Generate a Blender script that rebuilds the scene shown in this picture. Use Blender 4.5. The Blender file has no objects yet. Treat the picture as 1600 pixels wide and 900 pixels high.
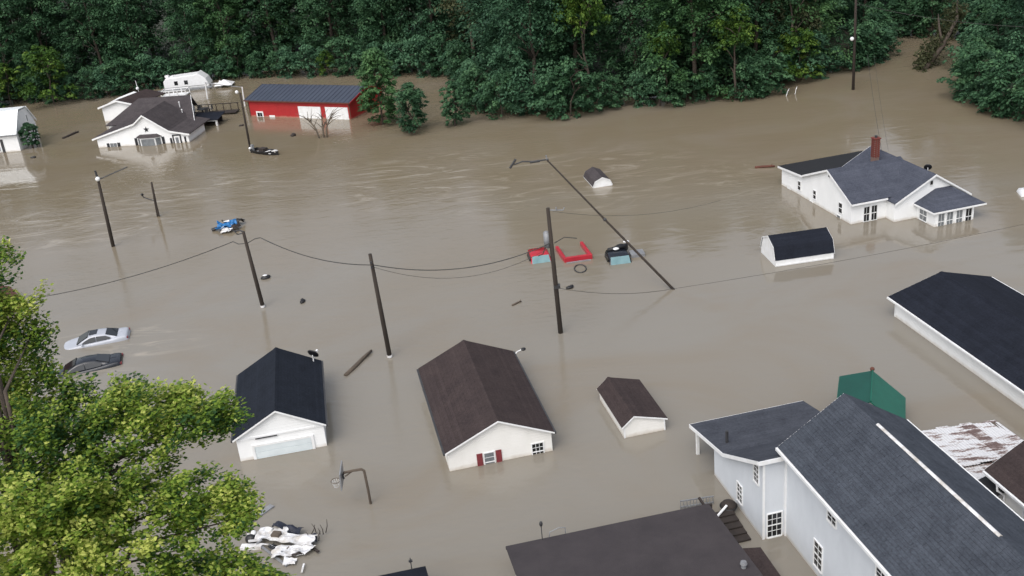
import bpy, math, random
from math import sin, cos, radians, pi, sqrt, atan2
from mathutils import Vector, Matrix, noise as mnoise

random.seed(7)
S = bpy.context.scene
COL = S.collection

# ------------------------------------------------------------------ camera
cd = bpy.data.cameras.new("camera"); cam = bpy.data.objects.new("camera", cd); COL.objects.link(cam)
PITCH, ROLL = radians(23.8), radians(-5.68)
fw = Vector((0, cos(PITCH), -sin(PITCH))); up0 = Vector((0, sin(PITCH), cos(PITCH))); rt0 = Vector((1, 0, 0))
rt = rt0 * cos(ROLL) + up0 * sin(ROLL); up = -rt0 * sin(ROLL) + up0 * cos(ROLL)
cam.matrix_world = Matrix(((rt.x, up.x, -fw.x, 0), (rt.y, up.y, -fw.y, 0), (rt.z, up.z, -fw.z, 30.0), (0, 0, 0, 1)))
cd.sensor_width = 36.0; cd.lens = 36.0 * 1650 / 1600
cd.clip_start = 0.5; cd.clip_end = 6000
S.camera = cam

# ------------------------------------------------------------------ sky, sun, exposure
SUN_EL, SUN_AZ = radians(54), radians(208)      # azimuth clockwise from +Y: behind the camera and to the left
W = bpy.data.worlds.new("World"); S.world = W; W.use_nodes = True
wt = W.node_tree; wt.nodes.clear()
sky = wt.nodes.new("ShaderNodeTexSky"); sky.sky_type = 'NISHITA'; sky.sun_disc = False
sky.sun_elevation = SUN_EL; sky.sun_rotation = SUN_AZ; sky.air_density = 1.0; sky.dust_density = 4.0; sky.ozone_density = 1.0
hs = wt.nodes.new("ShaderNodeHueSaturation"); hs.inputs['Saturation'].default_value = 0.45
bg = wt.nodes.new("ShaderNodeBackground"); bg.inputs['Strength'].default_value = 0.15
wo = wt.nodes.new("ShaderNodeOutputWorld")
wt.links.new(sky.outputs[0], hs.inputs['Color']); wt.links.new(hs.outputs[0], bg.inputs['Color']); wt.links.new(bg.outputs[0], wo.inputs['Surface'])
sd = bpy.data.lights.new("sun", 'SUN'); sun = bpy.data.objects.new("sun", sd); COL.objects.link(sun)
sd.energy = 0.95; sd.angle = radians(90); sd.color = (1.0, 0.985, 0.96)
sdir = Vector((sin(SUN_AZ) * cos(SUN_EL), cos(SUN_AZ) * cos(SUN_EL), sin(SUN_EL)))
sun.rotation_euler = (-sdir).to_track_quat('-Z', 'Y').to_euler(); sun.location = (-30, -20, 80)
S.view_settings.view_transform = 'Standard'; S.view_settings.look = 'None'
S.view_settings.exposure = 0.45; S.view_settings.gamma = 1.0; S.view_settings.use_curve_mapping = False
S.cycles.use_denoising = True
S.cycles.max_bounces = 8; S.cycles.transparent_max_bounces = 8

# ------------------------------------------------------------------ materials
MATS = {}
def mat(name, col, rough=0.7, col2=None, scale=3.0, amt=0.5, bump=0.0, bscale=30.0, metallic=0.0, spec=0.5, stretch=(1, 1, 1), detail=5.0):
    m = bpy.data.materials.new(name); m.use_nodes = True; nt = m.node_tree; b = nt.nodes['Principled BSDF']
    b.inputs['Roughness'].default_value = rough; b.inputs['Metallic'].default_value = metallic
    b.inputs['Specular IOR Level'].default_value = spec
    tc = nt.nodes.new("ShaderNodeTexCoord"); mp = nt.nodes.new("ShaderNodeMapping"); mp.inputs['Scale'].default_value = stretch
    nt.links.new(tc.outputs['Object'], mp.inputs['Vector'])
    n = nt.nodes.new("ShaderNodeTexNoise"); n.inputs['Scale'].default_value = scale; n.inputs['Detail'].default_value = detail
    n.inputs['Roughness'].default_value = 0.65
    nt.links.new(mp.outputs[0], n.inputs['Vector'])
    cr = nt.nodes.new("ShaderNodeValToRGB"); c2 = col2 or tuple(c * 0.75 for c in col)
    cr.color_ramp.elements[0].position = 0.5 - 0.28 * amt - 0.05; cr.color_ramp.elements[1].position = 0.62
    cr.color_ramp.elements[0].color = (*c2, 1); cr.color_ramp.elements[1].color = (*col, 1)
    nt.links.new(n.outputs['Fac'], cr.inputs[0]); nt.links.new(cr.outputs[0], b.inputs['Base Color'])
    if bump:
        n2 = nt.nodes.new("ShaderNodeTexNoise"); n2.inputs['Scale'].default_value = bscale; n2.inputs['Detail'].default_value = 4
        nt.links.new(mp.outputs[0], n2.inputs['Vector'])
        bp = nt.nodes.new("ShaderNodeBump"); bp.inputs['Strength'].default_value = bump; bp.inputs['Distance'].default_value = 0.03
        nt.links.new(n2.outputs['Fac'], bp.inputs['Height']); nt.links.new(bp.outputs[0], b.inputs['Normal'])
    MATS[name] = m
    return m

def shingle(name, col, col2, rough=0.85, course=0.0):
    m = mat(name, col, 0.95, col2, scale=1.1, amt=0.9, bump=0.4, bscale=26, spec=0.08)
    nt = m.node_tree; b = nt.nodes['Principled BSDF']
    # granule speckle and down-slope streaks mixed over the large patches
    base = b.inputs['Base Color'].links[0].from_socket
    tc = [n for n in nt.nodes if n.type == 'TEX_COORD'][0]
    n = nt.nodes.new("ShaderNodeTexNoise"); n.inputs['Scale'].default_value = 9; n.inputs['Detail'].default_value = 8; n.inputs['Roughness'].default_value = 0.75
    nt.links.new(tc.outputs['Object'], n.inputs['Vector'])
    mr = nt.nodes.new("ShaderNodeMapRange"); mr.inputs['From Min'].default_value = 0.3; mr.inputs['From Max'].default_value = 0.7
    mr.inputs['To Min'].default_value = 0.72; mr.inputs['To Max'].default_value = 1.25
    nt.links.new(n.outputs['Fac'], mr.inputs['Value'])
    mx = nt.nodes.new("ShaderNodeMix"); mx.data_type = 'RGBA'; mx.blend_type = 'MULTIPLY'; mx.inputs[0].default_value = 1.0
    nt.links.new(base, mx.inputs[6]); nt.links.new(mr.outputs[0], mx.inputs[7])
    # courses: steps in height along the slope, each a shade of its own, a dark butt line between
    sx = nt.nodes.new("ShaderNodeSeparateXYZ"); nt.links.new(tc.outputs['Object'], sx.inputs[0])
    dv = nt.nodes.new("ShaderNodeMath"); dv.operation = 'DIVIDE'; dv.inputs[1].default_value = 0.085; nt.links.new(sx.outputs['Z'], dv.inputs[0])
    fl_ = nt.nodes.new("ShaderNodeMath"); fl_.operation = 'FLOOR'; nt.links.new(dv.outputs[0], fl_.inputs[0])
    wn = nt.nodes.new("ShaderNodeTexWhiteNoise"); wn.noise_dimensions = '1D'; nt.links.new(fl_.outputs[0], wn.inputs['W'])
    fr = nt.nodes.new("ShaderNodeMath"); fr.operation = 'FRACT'; nt.links.new(dv.outputs[0], fr.inputs[0])
    r1 = nt.nodes.new("ShaderNodeMapRange"); r1.inputs['From Max'].default_value = 0.22; r1.inputs['To Min'].default_value = 0.86; nt.links.new(fr.outputs[0], r1.inputs['Value'])
    r2 = nt.nodes.new("ShaderNodeMapRange"); r2.inputs['To Min'].default_value = 0.93; r2.inputs['To Max'].default_value = 1.07; nt.links.new(wn.outputs['Value'], r2.inputs['Value'])
    mu = nt.nodes.new("ShaderNodeMath"); mu.operation = 'MULTIPLY'; nt.links.new(r1.outputs[0], mu.inputs[0]); nt.links.new(r2.outputs[0], mu.inputs[1])
    m2 = nt.nodes.new("ShaderNodeMix"); m2.data_type = 'RGBA'; m2.blend_type = 'MULTIPLY'; m2.inputs[0].default_value = 1.0
    nt.links.new(mx.outputs[2], m2.inputs[6]); nt.links.new(mu.outputs[0], m2.inputs[7])
    nt.links.new(m2.outputs[2], b.inputs['Base Color'])
    return m

def siding(name, col, col2, pitch=0.16):
    m = mat(name, col, 0.55, col2, scale=0.9, amt=0.8, spec=0.35, stretch=(1, 1, 0.5))
    nt = m.node_tree; b = nt.nodes['Principled BSDF']
    tc = [n for n in nt.nodes if n.type == 'TEX_COORD'][0]
    sx = nt.nodes.new("ShaderNodeSeparateXYZ"); nt.links.new(tc.outputs['Object'], sx.inputs[0])
    mu = nt.nodes.new("ShaderNodeMath"); mu.operation = 'DIVIDE'; mu.inputs[1].default_value = pitch
    fr = nt.nodes.new("ShaderNodeMath"); fr.operation = 'FRACT'
    nt.links.new(sx.outputs['Z'], mu.inputs[0]); nt.links.new(mu.outputs[0], fr.inputs[0])
    bp = nt.nodes.new("ShaderNodeBump"); bp.inputs['Strength'].default_value = 0.5; bp.inputs['Distance'].default_value = 0.02; bp.invert = True
    nt.links.new(fr.outputs[0], bp.inputs['Height']); nt.links.new(bp.outputs[0], b.inputs['Normal'])
    # silt film left by the flood on the lowest boards (a stain with a shape of its own)
    base = b.inputs['Base Color'].links[0].from_socket
    geo = nt.nodes.new("ShaderNodeNewGeometry"); sz = nt.nodes.new("ShaderNodeSeparateXYZ"); nt.links.new(geo.outputs['Position'], sz.inputs[0])
    n = nt.nodes.new("ShaderNodeTexNoise"); n.inputs['Scale'].default_value = 2.5; nt.links.new(tc.outputs['Object'], n.inputs['Vector'])
    ad = nt.nodes.new("ShaderNodeMath"); ad.operation = 'MULTIPLY_ADD'; ad.inputs[1].default_value = -0.24
    nt.links.new(n.outputs['Fac'], ad.inputs[0]); nt.links.new(sz.outputs['Z'], ad.inputs[2])
    mr = nt.nodes.new("ShaderNodeMapRange"); mr.inputs['From Min'].default_value = -0.09; mr.inputs['From Max'].default_value = 0.10
    mr.inputs['To Min'].default_value = 0.45; mr.inputs['To Max'].default_value = 0.0
    nt.links.new(ad.outputs[0], mr.inputs['Value'])
    mx = nt.nodes.new("ShaderNodeMix"); mx.data_type = 'RGBA'; nt.links.new(mr.outputs[0], mx.inputs[0]); nt.links.new(base, mx.inputs[6])
    mx.inputs[7].default_value = (0.42, 0.34, 0.24, 1); nt.links.new(mx.outputs[2], b.inputs['Base Color'])
    return m

siding('white_siding', (0.85, 0.86, 0.86), (0.77, 0.78, 0.78))
siding('cool_white_siding', (0.60, 0.63, 0.665), (0.53, 0.56, 0.595), 0.12)
siding('warm_white_siding', (0.80, 0.79, 0.76), (0.72, 0.71, 0.67))
siding('red_siding', (0.40, 0.024, 0.026), (0.32, 0.021, 0.023), 0.25)
mat('white_trim', (0.82, 0.83, 0.84), 0.5, (0.70, 0.70, 0.68), 2.0, 0.8)
mat('white_metal', (0.83, 0.86, 0.87), 0.35, (0.74, 0.78, 0.79), 0.8, 0.6, metallic=0.0)
mat('door_white', (0.66, 0.72, 0.74), 0.45, (0.58, 0.64, 0.66), 1.2, 0.6)
shingle('slate_shingle', (0.018, 0.021, 0.030), (0.013, 0.015, 0.021))
shingle('brown_shingle', (0.056, 0.043, 0.042), (0.038, 0.030, 0.031))
shingle('charcoal_shingle', (0.019, 0.023, 0.032), (0.014, 0.017, 0.023))
shingle('grey_shingle', (0.066, 0.075, 0.092), (0.040, 0.046, 0.058))
shingle('blue_grey_shingle', (0.075, 0.082, 0.105), (0.050, 0.056, 0.074))
shingle('house_grey_shingle', (0.072, 0.078, 0.094), (0.046, 0.050, 0.062))
mat('plain_taupe_roof', (0.062, 0.055, 0.058), 0.95, (0.044, 0.040, 0.043), 0.6, 0.9, bump=0.3, bscale=30, spec=0.08)
shingle('taupe_shingle', (0.075, 0.066, 0.068), (0.052, 0.046, 0.049))
mat('flat_black_roof', (0.010, 0.010, 0.012), 0.7, (0.007, 0.007, 0.008), 1.0, 0.6)
mat('blue_metal_roof', (0.045, 0.055, 0.080), 0.38, (0.032, 0.040, 0.060), 0.5, 0.9, spec=0.6)
mat('green_metal', (0.005, 0.115, 0.075), 0.5, (0.004, 0.085, 0.055), 1.2, 0.7)
mat('dark_green_metal', (0.004, 0.070, 0.050), 0.5, (0.003, 0.05, 0.036), 1.2, 0.7)
def rusty(name, lo):
    m = mat(name, (0.62, 0.62, 0.63), 0.5, (0.13, 0.085, 0.075), 1.6, 0.3, bump=0.3, bscale=12, stretch=(0.5, 2.6, 1), detail=8)
    e = [n for n in m.node_tree.nodes if n.type == 'VALTORGB'][0].color_ramp.elements
    e[0].position = lo; e[1].position = lo + 0.10
    k = [n for n in m.node_tree.nodes if n.type == 'VALTORGB'][0].color_ramp.elements.new(lo + 0.05); k.color = (0.33, 0.27, 0.25, 1)
rusty('rusty_tin', 0.385); rusty('rustier_tin', 0.46)
mat('wood_pole', (0.042, 0.032, 0.025), 0.9, (0.020, 0.015, 0.012), 6, 0.8, bump=0.4, bscale=40, stretch=(1, 1, 0.15))
mat('grey_wood', (0.11, 0.085, 0.065), 0.9, (0.07, 0.055, 0.042), 6, 0.8, bump=0.4, bscale=40)
mat('dark_wood', (0.035, 0.026, 0.022), 0.85, (0.02, 0.016, 0.014), 4, 0.8)
mat('bark', (0.075, 0.058, 0.045), 0.95, (0.045, 0.035, 0.028), 5, 0.8, bump=0.6, bscale=18)
mat('pale_bark', (0.16, 0.13, 0.10), 0.95, (0.09, 0.075, 0.06), 5, 0.8, bump=0.6, bscale=18)
mat('black_plastic', (0.010, 0.010, 0.012), 0.45, (0.007, 0.007, 0.008), 3, 0.5)
mat('dark_steel', (0.045, 0.045, 0.048), 0.5, (0.03, 0.03, 0.032), 3, 0.5)
mat('grey_metal', (0.24, 0.25, 0.26), 0.4, (0.17, 0.17, 0.18), 3, 0.5)
mat('white_plastic', (0.80, 0.81, 0.82), 0.4, (0.72, 0.72, 0.72), 3, 0.5)
mat('silt_white', (0.74, 0.75, 0.77), 0.6, (0.45, 0.42, 0.38), 2.2, 0.25, detail=8)
mat('brick_red', (0.17, 0.035, 0.025), 0.85, (0.11, 0.026, 0.02), 6, 0.7)
mat('mortar', (0.20, 0.13, 0.11), 0.9, (0.15, 0.10, 0.08), 6, 0.7)
mat('brown_red', (0.115, 0.040, 0.026), 0.85, (0.08, 0.03, 0.02), 3, 0.7)
mat('shutter_red', (0.20, 0.03, 0.035), 0.6, (0.15, 0.025, 0.03), 3, 0.6)
mat('shutter_black', (0.012, 0.013, 0.018), 0.6, (0.009, 0.009, 0.012), 3, 0.6)
mat('blue_tarp', (0.02, 0.17, 0.42), 0.55, (0.012, 0.10, 0.28), 4, 0.6)
mat('navy_tarp', (0.012, 0.016, 0.032), 0.6, (0.008, 0.01, 0.02), 4, 0.6)
mat('car_silver', (0.42, 0.44, 0.49), 0.25, (0.36, 0.38, 0.42), 1, 0.5, spec=0.6)
mat('car_dark', (0.012, 0.015, 0.022), 0.22, (0.009, 0.011, 0.016), 1, 0.5, spec=0.6)
mat('car_red', (0.42, 0.016, 0.03), 0.3, (0.34, 0.013, 0.025), 1, 0.5, spec=0.6)
mat('car_white', (0.75, 0.76, 0.78), 0.3, (0.68, 0.69, 0.70), 1, 0.5)
mat('glass', (0.012, 0.014, 0.017), 0.06, (0.008, 0.009, 0.011), 1, 0.4, spec=0.6)
mat('curtain_glass', (0.20, 0.215, 0.225), 0.10, (0.12, 0.13, 0.14), 2.5, 0.5)
mat('pale_glass', (0.17, 0.29, 0.31), 0.35, (0.12, 0.22, 0.24), 2, 0.5, spec=0.25)
mat('wire', (0.045, 0.042, 0.040), 0.7, (0.035, 0.033, 0.03), 2, 0.4)
mat('forest_soil', (0.030, 0.034, 0.020), 0.95, (0.018, 0.022, 0.012), 0.4, 0.8)

# muddy flood water: silt-laden diffuse body, glossy skin, faint ripples, pale streaks of silt in the current
def water_material():
    m = bpy.data.materials.new('flood_water'); m.use_nodes = True; nt = m.node_tree; b = nt.nodes['Principled BSDF']; N = nt.nodes.new; L = nt.links.new
    b.inputs['IOR'].default_value = 1.45; b.inputs['Roughness'].default_value = 0.10; b.inputs['Specular IOR Level'].default_value = 0.5
    tc = N("ShaderNodeTexCoord")
    def nz(scale, st, rot=0.0, det=3.0, dist=0.0, rough=0.55):
        mp = N("ShaderNodeMapping"); mp.inputs['Scale'].default_value = st; mp.inputs['Rotation'].default_value = (0, 0, rot)
        L(tc.outputs['Object'], mp.inputs['Vector'])
        n = N("ShaderNodeTexNoise"); n.inputs['Scale'].default_value = scale; n.inputs['Detail'].default_value = det
        n.inputs['Distortion'].default_value = dist; n.inputs['Roughness'].default_value = rough
        L(mp.outputs[0], n.inputs['Vector']); return n
    def mix(a, c, f):
        x = N("ShaderNodeMix"); x.data_type = 'RGBA'; L(f, x.inputs[0])
        for k, v in ((6, a), (7, c)):
            if isinstance(v, tuple): x.inputs[k].default_value = v
            else: L(v, x.inputs[k])
        return x.outputs[2]
    def rng(v, a, c, d=0.0, e=1.0):
        r = N("ShaderNodeMapRange"); r.inputs['From Min'].default_value = a; r.inputs['From Max'].default_value = c
        r.inputs['To Min'].default_value = d; r.inputs['To Max'].default_value = e; r.interpolation_type = 'SMOOTHSTEP'; L(v, r.inputs['Value']); return r.outputs[0]
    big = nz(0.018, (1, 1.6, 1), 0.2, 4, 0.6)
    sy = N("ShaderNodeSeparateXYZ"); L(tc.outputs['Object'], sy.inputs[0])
    # reflections put into the colour: sky grey near, tree brown far; ragged border
    refl = N("ShaderNodeMath"); refl.operation = 'MULTIPLY_ADD'; L(big.outputs['Fac'], refl.inputs[0]); refl.inputs[1].default_value = 70.0; L(sy.outputs['Y'], refl.inputs[2])
    body = mix((0.222, 0.204, 0.172, 1), (0.192, 0.157, 0.107, 1), rng(refl.outputs[0], 90, 135))
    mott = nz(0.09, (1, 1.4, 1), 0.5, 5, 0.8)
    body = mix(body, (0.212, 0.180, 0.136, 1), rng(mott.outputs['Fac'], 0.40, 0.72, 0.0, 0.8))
    # streaks of lighter silt, long along the current (left to right, swinging)
    st = nz(0.20, (0.48, 1.5, 1), 0.10, 7, 2.8, 0.66)
    zone = nz(0.020, (1, 1.2, 1), 0.9, 2, 0.3)
    # where the current runs hard over drowned things: near the leaning pole and the small shed, off the star house, mid left
    def spot(x, y, rx, ry):
        mp = N("ShaderNodeMapping"); mp.inputs['Location'].default_value = (-x / rx, -y / ry, 0); mp.inputs['Scale'].default_value = (1 / rx, 1 / ry, 0); L(tc.outputs['Object'], mp.inputs['Vector'])
        ln = N("ShaderNodeVectorMath"); ln.operation = 'LENGTH'; L(mp.outputs[0], ln.inputs[0]); return rng(ln.outputs['Value'], 1.0, 0.25)
    acc = None
    for q in ((7, 90, 17, 13), (-33, 103, 20, 14), (-40, 92, 16, 10), (-8, 96, 12, 12), (24, 84, 18, 10), (-28, 64.5, 9, 5)):
        o = spot(*q)
        if acc is None: acc = o
        else:
            mm = N("ShaderNodeMath"); mm.operation = 'MAXIMUM'; L(acc, mm.inputs[0]); L(o, mm.inputs[1]); acc = mm.outputs[0]
    zf = rng(zone.outputs['Fac'], 0.30, 0.55)
    m2 = N("ShaderNodeMath"); m2.operation = 'MULTIPLY'; L(rng(st.outputs['Fac'], 0.50, 0.68), m2.inputs[0]); L(zf, m2.inputs[1])
    m3 = N("ShaderNodeMath"); m3.operation = 'MULTIPLY'; L(m2.outputs[0], m3.inputs[0]); L(acc, m3.inputs[1])
    m4 = N("ShaderNodeMath"); m4.operation = 'MULTIPLY'; L(m3.outputs[0], m4.inputs[0]); m4.inputs[1].default_value = 0.75
    body = mix(body, (0.37, 0.33, 0.27, 1), m4.outputs[0])
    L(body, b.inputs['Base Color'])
    r1 = nz(1.6, (0.7, 1.6, 1), 0.1, 3, 0.4); r2 = nz(0.35, (0.6, 1.5, 1), -0.1, 3, 0.8)
    cm = N("ShaderNodeMath"); cm.operation = 'MAXIMUM'; L(acc, cm.inputs[0]); L(rng(zone.outputs['Fac'], 0.42, 0.65), cm.inputs[1]); calm = rng(cm.outputs[0], 0, 1, 0.12, 1.15)
    a = N("ShaderNodeMath"); a.operation = 'MULTIPLY'; L(r1.outputs['Fac'], a.inputs[0]); L(calm, a.inputs[1])
    a2 = N("ShaderNodeMath"); a2.operation = 'MULTIPLY_ADD'; L(r2.outputs['Fac'], a2.inputs[0]); a2.inputs[1].default_value = 1.2; L(a.outputs[0], a2.inputs[2])
    bp = N("ShaderNodeBump"); bp.inputs['Strength'].default_value = 0.22; bp.inputs['Distance'].default_value = 0.12
    L(a2.outputs[0], bp.inputs['Height']); L(bp.outputs[0], b.inputs['Normal'])
    L(rng(zone.outputs['Fac'], 0.38, 0.62, 0.05, 0.14), b.inputs['Roughness'])
    MATS['flood_water'] = m
water_material()

def leaf_mat(name, dark, mid, light, trans=0.34):
    m = bpy.data.materials.new(name); m.use_nodes = True; nt = m.node_tree; b = nt.nodes['Principled BSDF']; N = nt.nodes.new; L = nt.links.new
    b.inputs['Roughness'].default_value = 0.6; b.inputs['Specular IOR Level'].default_value = 0.25
    at = N("ShaderNodeAttribute"); at.attribute_name = 'tint'
    oi = N("ShaderNodeObjectInfo")
    ad = N("ShaderNodeMath"); ad.operation = 'MULTIPLY_ADD'; ad.inputs[1].default_value = 0.24; L(oi.outputs['Random'], ad.inputs[0]); L(at.outputs['Fac'], ad.inputs[2])
    sb = N("ShaderNodeMath"); sb.operation = 'SUBTRACT'; L(ad.outputs[0], sb.inputs[0]); sb.inputs[1].default_value = 0.12
    cr = N("ShaderNodeValToRGB"); e = cr.color_ramp.elements
    e[0].position = 0.08; e[0].color = (*dark, 1); e[1].position = 0.92; e[1].color = (*light, 1); k = e.new(0.5); k.color = (*mid, 1)
    L(sb.outputs[0], cr.inputs[0]); L(cr.outputs[0], b.inputs['Base Color'])
    tr = N("ShaderNodeBsdfTranslucent"); L(cr.outputs[0], tr.inputs['Color'])
    mx = N("ShaderNodeMixShader"); mx.inputs[0].default_value = trans
    L(b.outputs[0], mx.inputs[1]); L(tr.outputs[0], mx.inputs[2]); L(mx.outputs[0], nt.nodes['Material Output'].inputs['Surface'])
    MATS[name] = m
leaf_mat('leaf_forest', (0.022, 0.060, 0.030), (0.054, 0.132, 0.062), (0.112, 0.225, 0.105))
leaf_mat('leaf_blue', (0.025, 0.068, 0.038), (0.060, 0.144, 0.076), (0.118, 0.235, 0.125))
leaf_mat('leaf_lime', (0.028, 0.072, 0.014), (0.070, 0.145, 0.022), (0.155, 0.235, 0.040))
leaf_mat('leaf_olive', (0.034, 0.042, 0.020), (0.068, 0.078, 0.036), (0.110, 0.118, 0.056))
leaf_mat('leaf_fresh', (0.032, 0.082, 0.030), (0.066, 0.155, 0.056), (0.125, 0.240, 0.090))
leaf_mat('leaf_near', (0.038, 0.100, 0.030), (0.21, 0.32, 0.036), (0.60, 0.64, 0.17), 0.45)

# ------------------------------------------------------------------ mesh helpers
class MB:
    def __init__(s): s.v = []; s.f = []
    def quad(s, *p):
        i = len(s.v); s.v += [tuple(q) for q in p]; s.f.append(tuple(range(i, i + len(p)))); return s
    def obox(s, c, u, v, w):
        """box: centre and three half-axis vectors"""
        c, u, v, w = map(Vector, (c, u, v, w)); i = len(s.v)
        for a in (-1, 1):
            for b in (-1, 1):
                for d in (-1, 1): s.v.append(tuple(c + u * a + v * b + w * d))
        for q in ((0, 1, 3, 2), (4, 6, 7, 5), (0, 4, 5, 1), (2, 3, 7, 6), (0, 2, 6, 4), (1, 5, 7, 3)): s.f.append(tuple(i + k for k in q))
        return s
    def box(s, x0, x1, y0, y1, z0, z1):
        return s.obox(((x0 + x1) / 2, (y0 + y1) / 2, (z0 + z1) / 2), ((x1 - x0) / 2, 0, 0), (0, (y1 - y0) / 2, 0), (0, 0, (z1 - z0) / 2))
    def slab(s, pts, th):
        """polygon (any plane) thickened against its normal"""
        P = [Vector(p) for p in pts]; n = Vector((0, 0, 0))
        for a, b in zip(P, P[1:] + P[:1]): n += a.cross(b)
        n.normalize()
        if n.z < 0: P.reverse(); n = -n
        i = len(s.v); k = len(P); s.v += [tuple(p) for p in P] + [tuple(p - n * th) for p in P]
        s.f.append(tuple(range(i, i + k))); s.f.append(tuple(range(i + 2 * k - 1, i + k - 1, -1)))
        for a in range(k): b = (a + 1) % k; s.f.append((i + a, i + k + a, i + k + b, i + b))
        return s
    def prism(s, prof, y0, y1, axis='y'):
        """closed profile of (x, z) swept along y (or (y, z) along x)"""
        i = len(s.v); k = len(prof)
        for y in (y0, y1):
            for a, z in prof: s.v.append((a, y, z) if axis == 'y' else (y, a, z))
        s.f.append(tuple(range(i, i + k))); s.f.append(tuple(range(i + 2 * k - 1, i + k - 1, -1)))
        for a in range(k): b = (a + 1) % k; s.f.append((i + a, i + k + a, i + k + b, i + b))
        return s
    def bar(s, a, b, w, h=None):
        a, b = Vector(a), Vector(b); d = (b - a); l = d.length; d.normalize(); h = h or w
        x = d.cross(Vector((0, 0, 1)));
        if x.length < 1e-3: x = Vector((1, 0, 0))
        x.normalize(); y = x.cross(d).normalized()
        return s.obox((a + b) / 2, d * l / 2, x * w / 2, y * h / 2)
    def tube(s, pts, rad, n=7, cap=True):
        P = [Vector(p) for p in pts]
        if not hasattr(rad, '__len__'): rad = [rad] * len(P)
        i = len(s.v); X = None
        for k, p in enumerate(P):
            d = (P[min(k + 1, len(P) - 1)] - P[max(k - 1, 0)]).normalized()
            if X is None:
                X = d.cross(Vector((0, 0, 1)));
                if X.length < 1e-2: X = d.cross(Vector((0, 1, 0)))
            X = (X - d * X.dot(d)).normalized(); Y = d.cross(X)
            for j in range(n):
                t = 2 * pi * j / n; s.v.append(tuple(p + (X * cos(t) + Y * sin(t)) * rad[k]))
        for k in range(len(P) - 1):
            for j in range(n):
                a = i + k * n + j; b = i + k * n + (j + 1) % n; s.f.append((a, b, b + n, a + n))
        if cap:
            s.f.append(tuple(i + j for j in range(n - 1, -1, -1))); s.f.append(tuple(i + (len(P) - 1) * n + j for j in range(n)))
        return s
    def sphere(s, c, r, n=10, m=6, sc=(1, 1, 1)):
        i = len(s.v)
        for a in range(m + 1):
            t = pi * a / m
            for b in range(n): p = 2 * pi * b / n; s.v.append((c[0] + r * sc[0] * sin(t) * cos(p), c[1] + r * sc[1] * sin(t) * sin(p), c[2] + r * sc[2] * cos(t)))
        for a in range(m):
            for b in range(n): s.f.append((i + a * n + b, i + (a + 1) * n + b, i + (a + 1) * n + (b + 1) % n, i + a * n + (b + 1) % n))
        return s
    def mesh(s, name, smooth=False):
        me = bpy.data.meshes.new(name); me.from_pydata(s.v, [], s.f); me.validate(); me.update()
        if smooth:
            for p in me.polygons: p.use_smooth = True
        return me
    def build(s, name, m, parent=None, smooth=False, bevel=0.0):
        me = s.mesh(name, smooth); me.materials.append(MATS[m]); o = bpy.data.objects.new(name, me); COL.objects.link(o)
        if parent: o.parent = parent
        if bevel:
            b = o.modifiers.new('bevel', 'BEVEL'); b.width = bevel; b.segments = 2; b.limit_method = 'ANGLE'
        return o

def tag(o, label=None, cat=None, group=None, kind=None):
    if label: o['label'] = label
    if cat: o['category'] = cat
    if group: o['group'] = group
    if kind: o['kind'] = kind
    return o
def empty(name, loc, deg=0.0, label=None, cat=None, group=None):
    o = bpy.data.objects.new(name, None); COL.objects.link(o); o.location = loc; o.rotation_euler = (0, 0, radians(deg)); o.empty_display_size = 0.3
    return tag(o, label, cat, group)
def lerp(a, b, t): return Vector(a).lerp(Vector(b), t)

def window(root, p, u, n, w, h, cols=2, rows=2, glass='glass', sashes=2, trim='white_trim', t=0.05):
    """window frame on a wall: p = lower left corner on the wall face, u = along the wall, n = outward normal; panes are sub-parts"""
    p, u, n = Vector(p), Vector(u).normalized(), Vector(n).normalized(); Z = Vector((0, 0, 1)); m = MB()
    def bar(x0, x1, z0, z1, d0, d1): m.obox(p + u * (x0 + x1) / 2 + Z * (z0 + z1) / 2 + n * (d0 + d1) / 2, u * (x1 - x0) / 2, n * (d1 - d0) / 2, Z * (z1 - z0) / 2)
    bar(-t, 0, -t, h + t, -0.03, 0.045); bar(w, w + t, -t, h + t, -0.03, 0.045); bar(0, w, h, h + t, -0.03, 0.05); bar(0, w, -t, 0, -0.03, 0.07)
    bt = 0.02
    sh = h / sashes
    for k in range(1, sashes): bar(0, w, k * sh - 0.025, k * sh + 0.025, -0.02, 0.035)
    for k in range(sashes):
        for c in range(1, cols): bar(w * c / cols - bt / 2, w * c / cols + bt / 2, k * sh + (0.025 if k else 0), (k + 1) * sh - (0.025 if k < sashes - 1 else 0), -0.02, 0.028)
        for r in range(1, rows):
            for c in range(cols): bar(w * c / cols + bt / 2, w * (c + 1) / cols - bt / 2, k * sh + sh * r / rows - bt / 2, k * sh + sh * r / rows + bt / 2, -0.02, 0.026)
    o = m.build('window', trim, root)
    for k in range(sashes):
        for c in range(cols):
            for r in range(rows):
                q = MB(); x0, x1 = w * c / cols + 0.004, w * (c + 1) / cols - 0.004; z0, z1 = k * sh + sh * r / rows + 0.004, k * sh + sh * (r + 1) / rows - 0.004
                q.obox(p + u * (x0 + x1) / 2 + Z * (z0 + z1) / 2 + n * 0.004, u * (x1 - x0) / 2, n * 0.006, Z * (z1 - z0) / 2); q.build('pane', glass, o)
    return o

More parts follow.
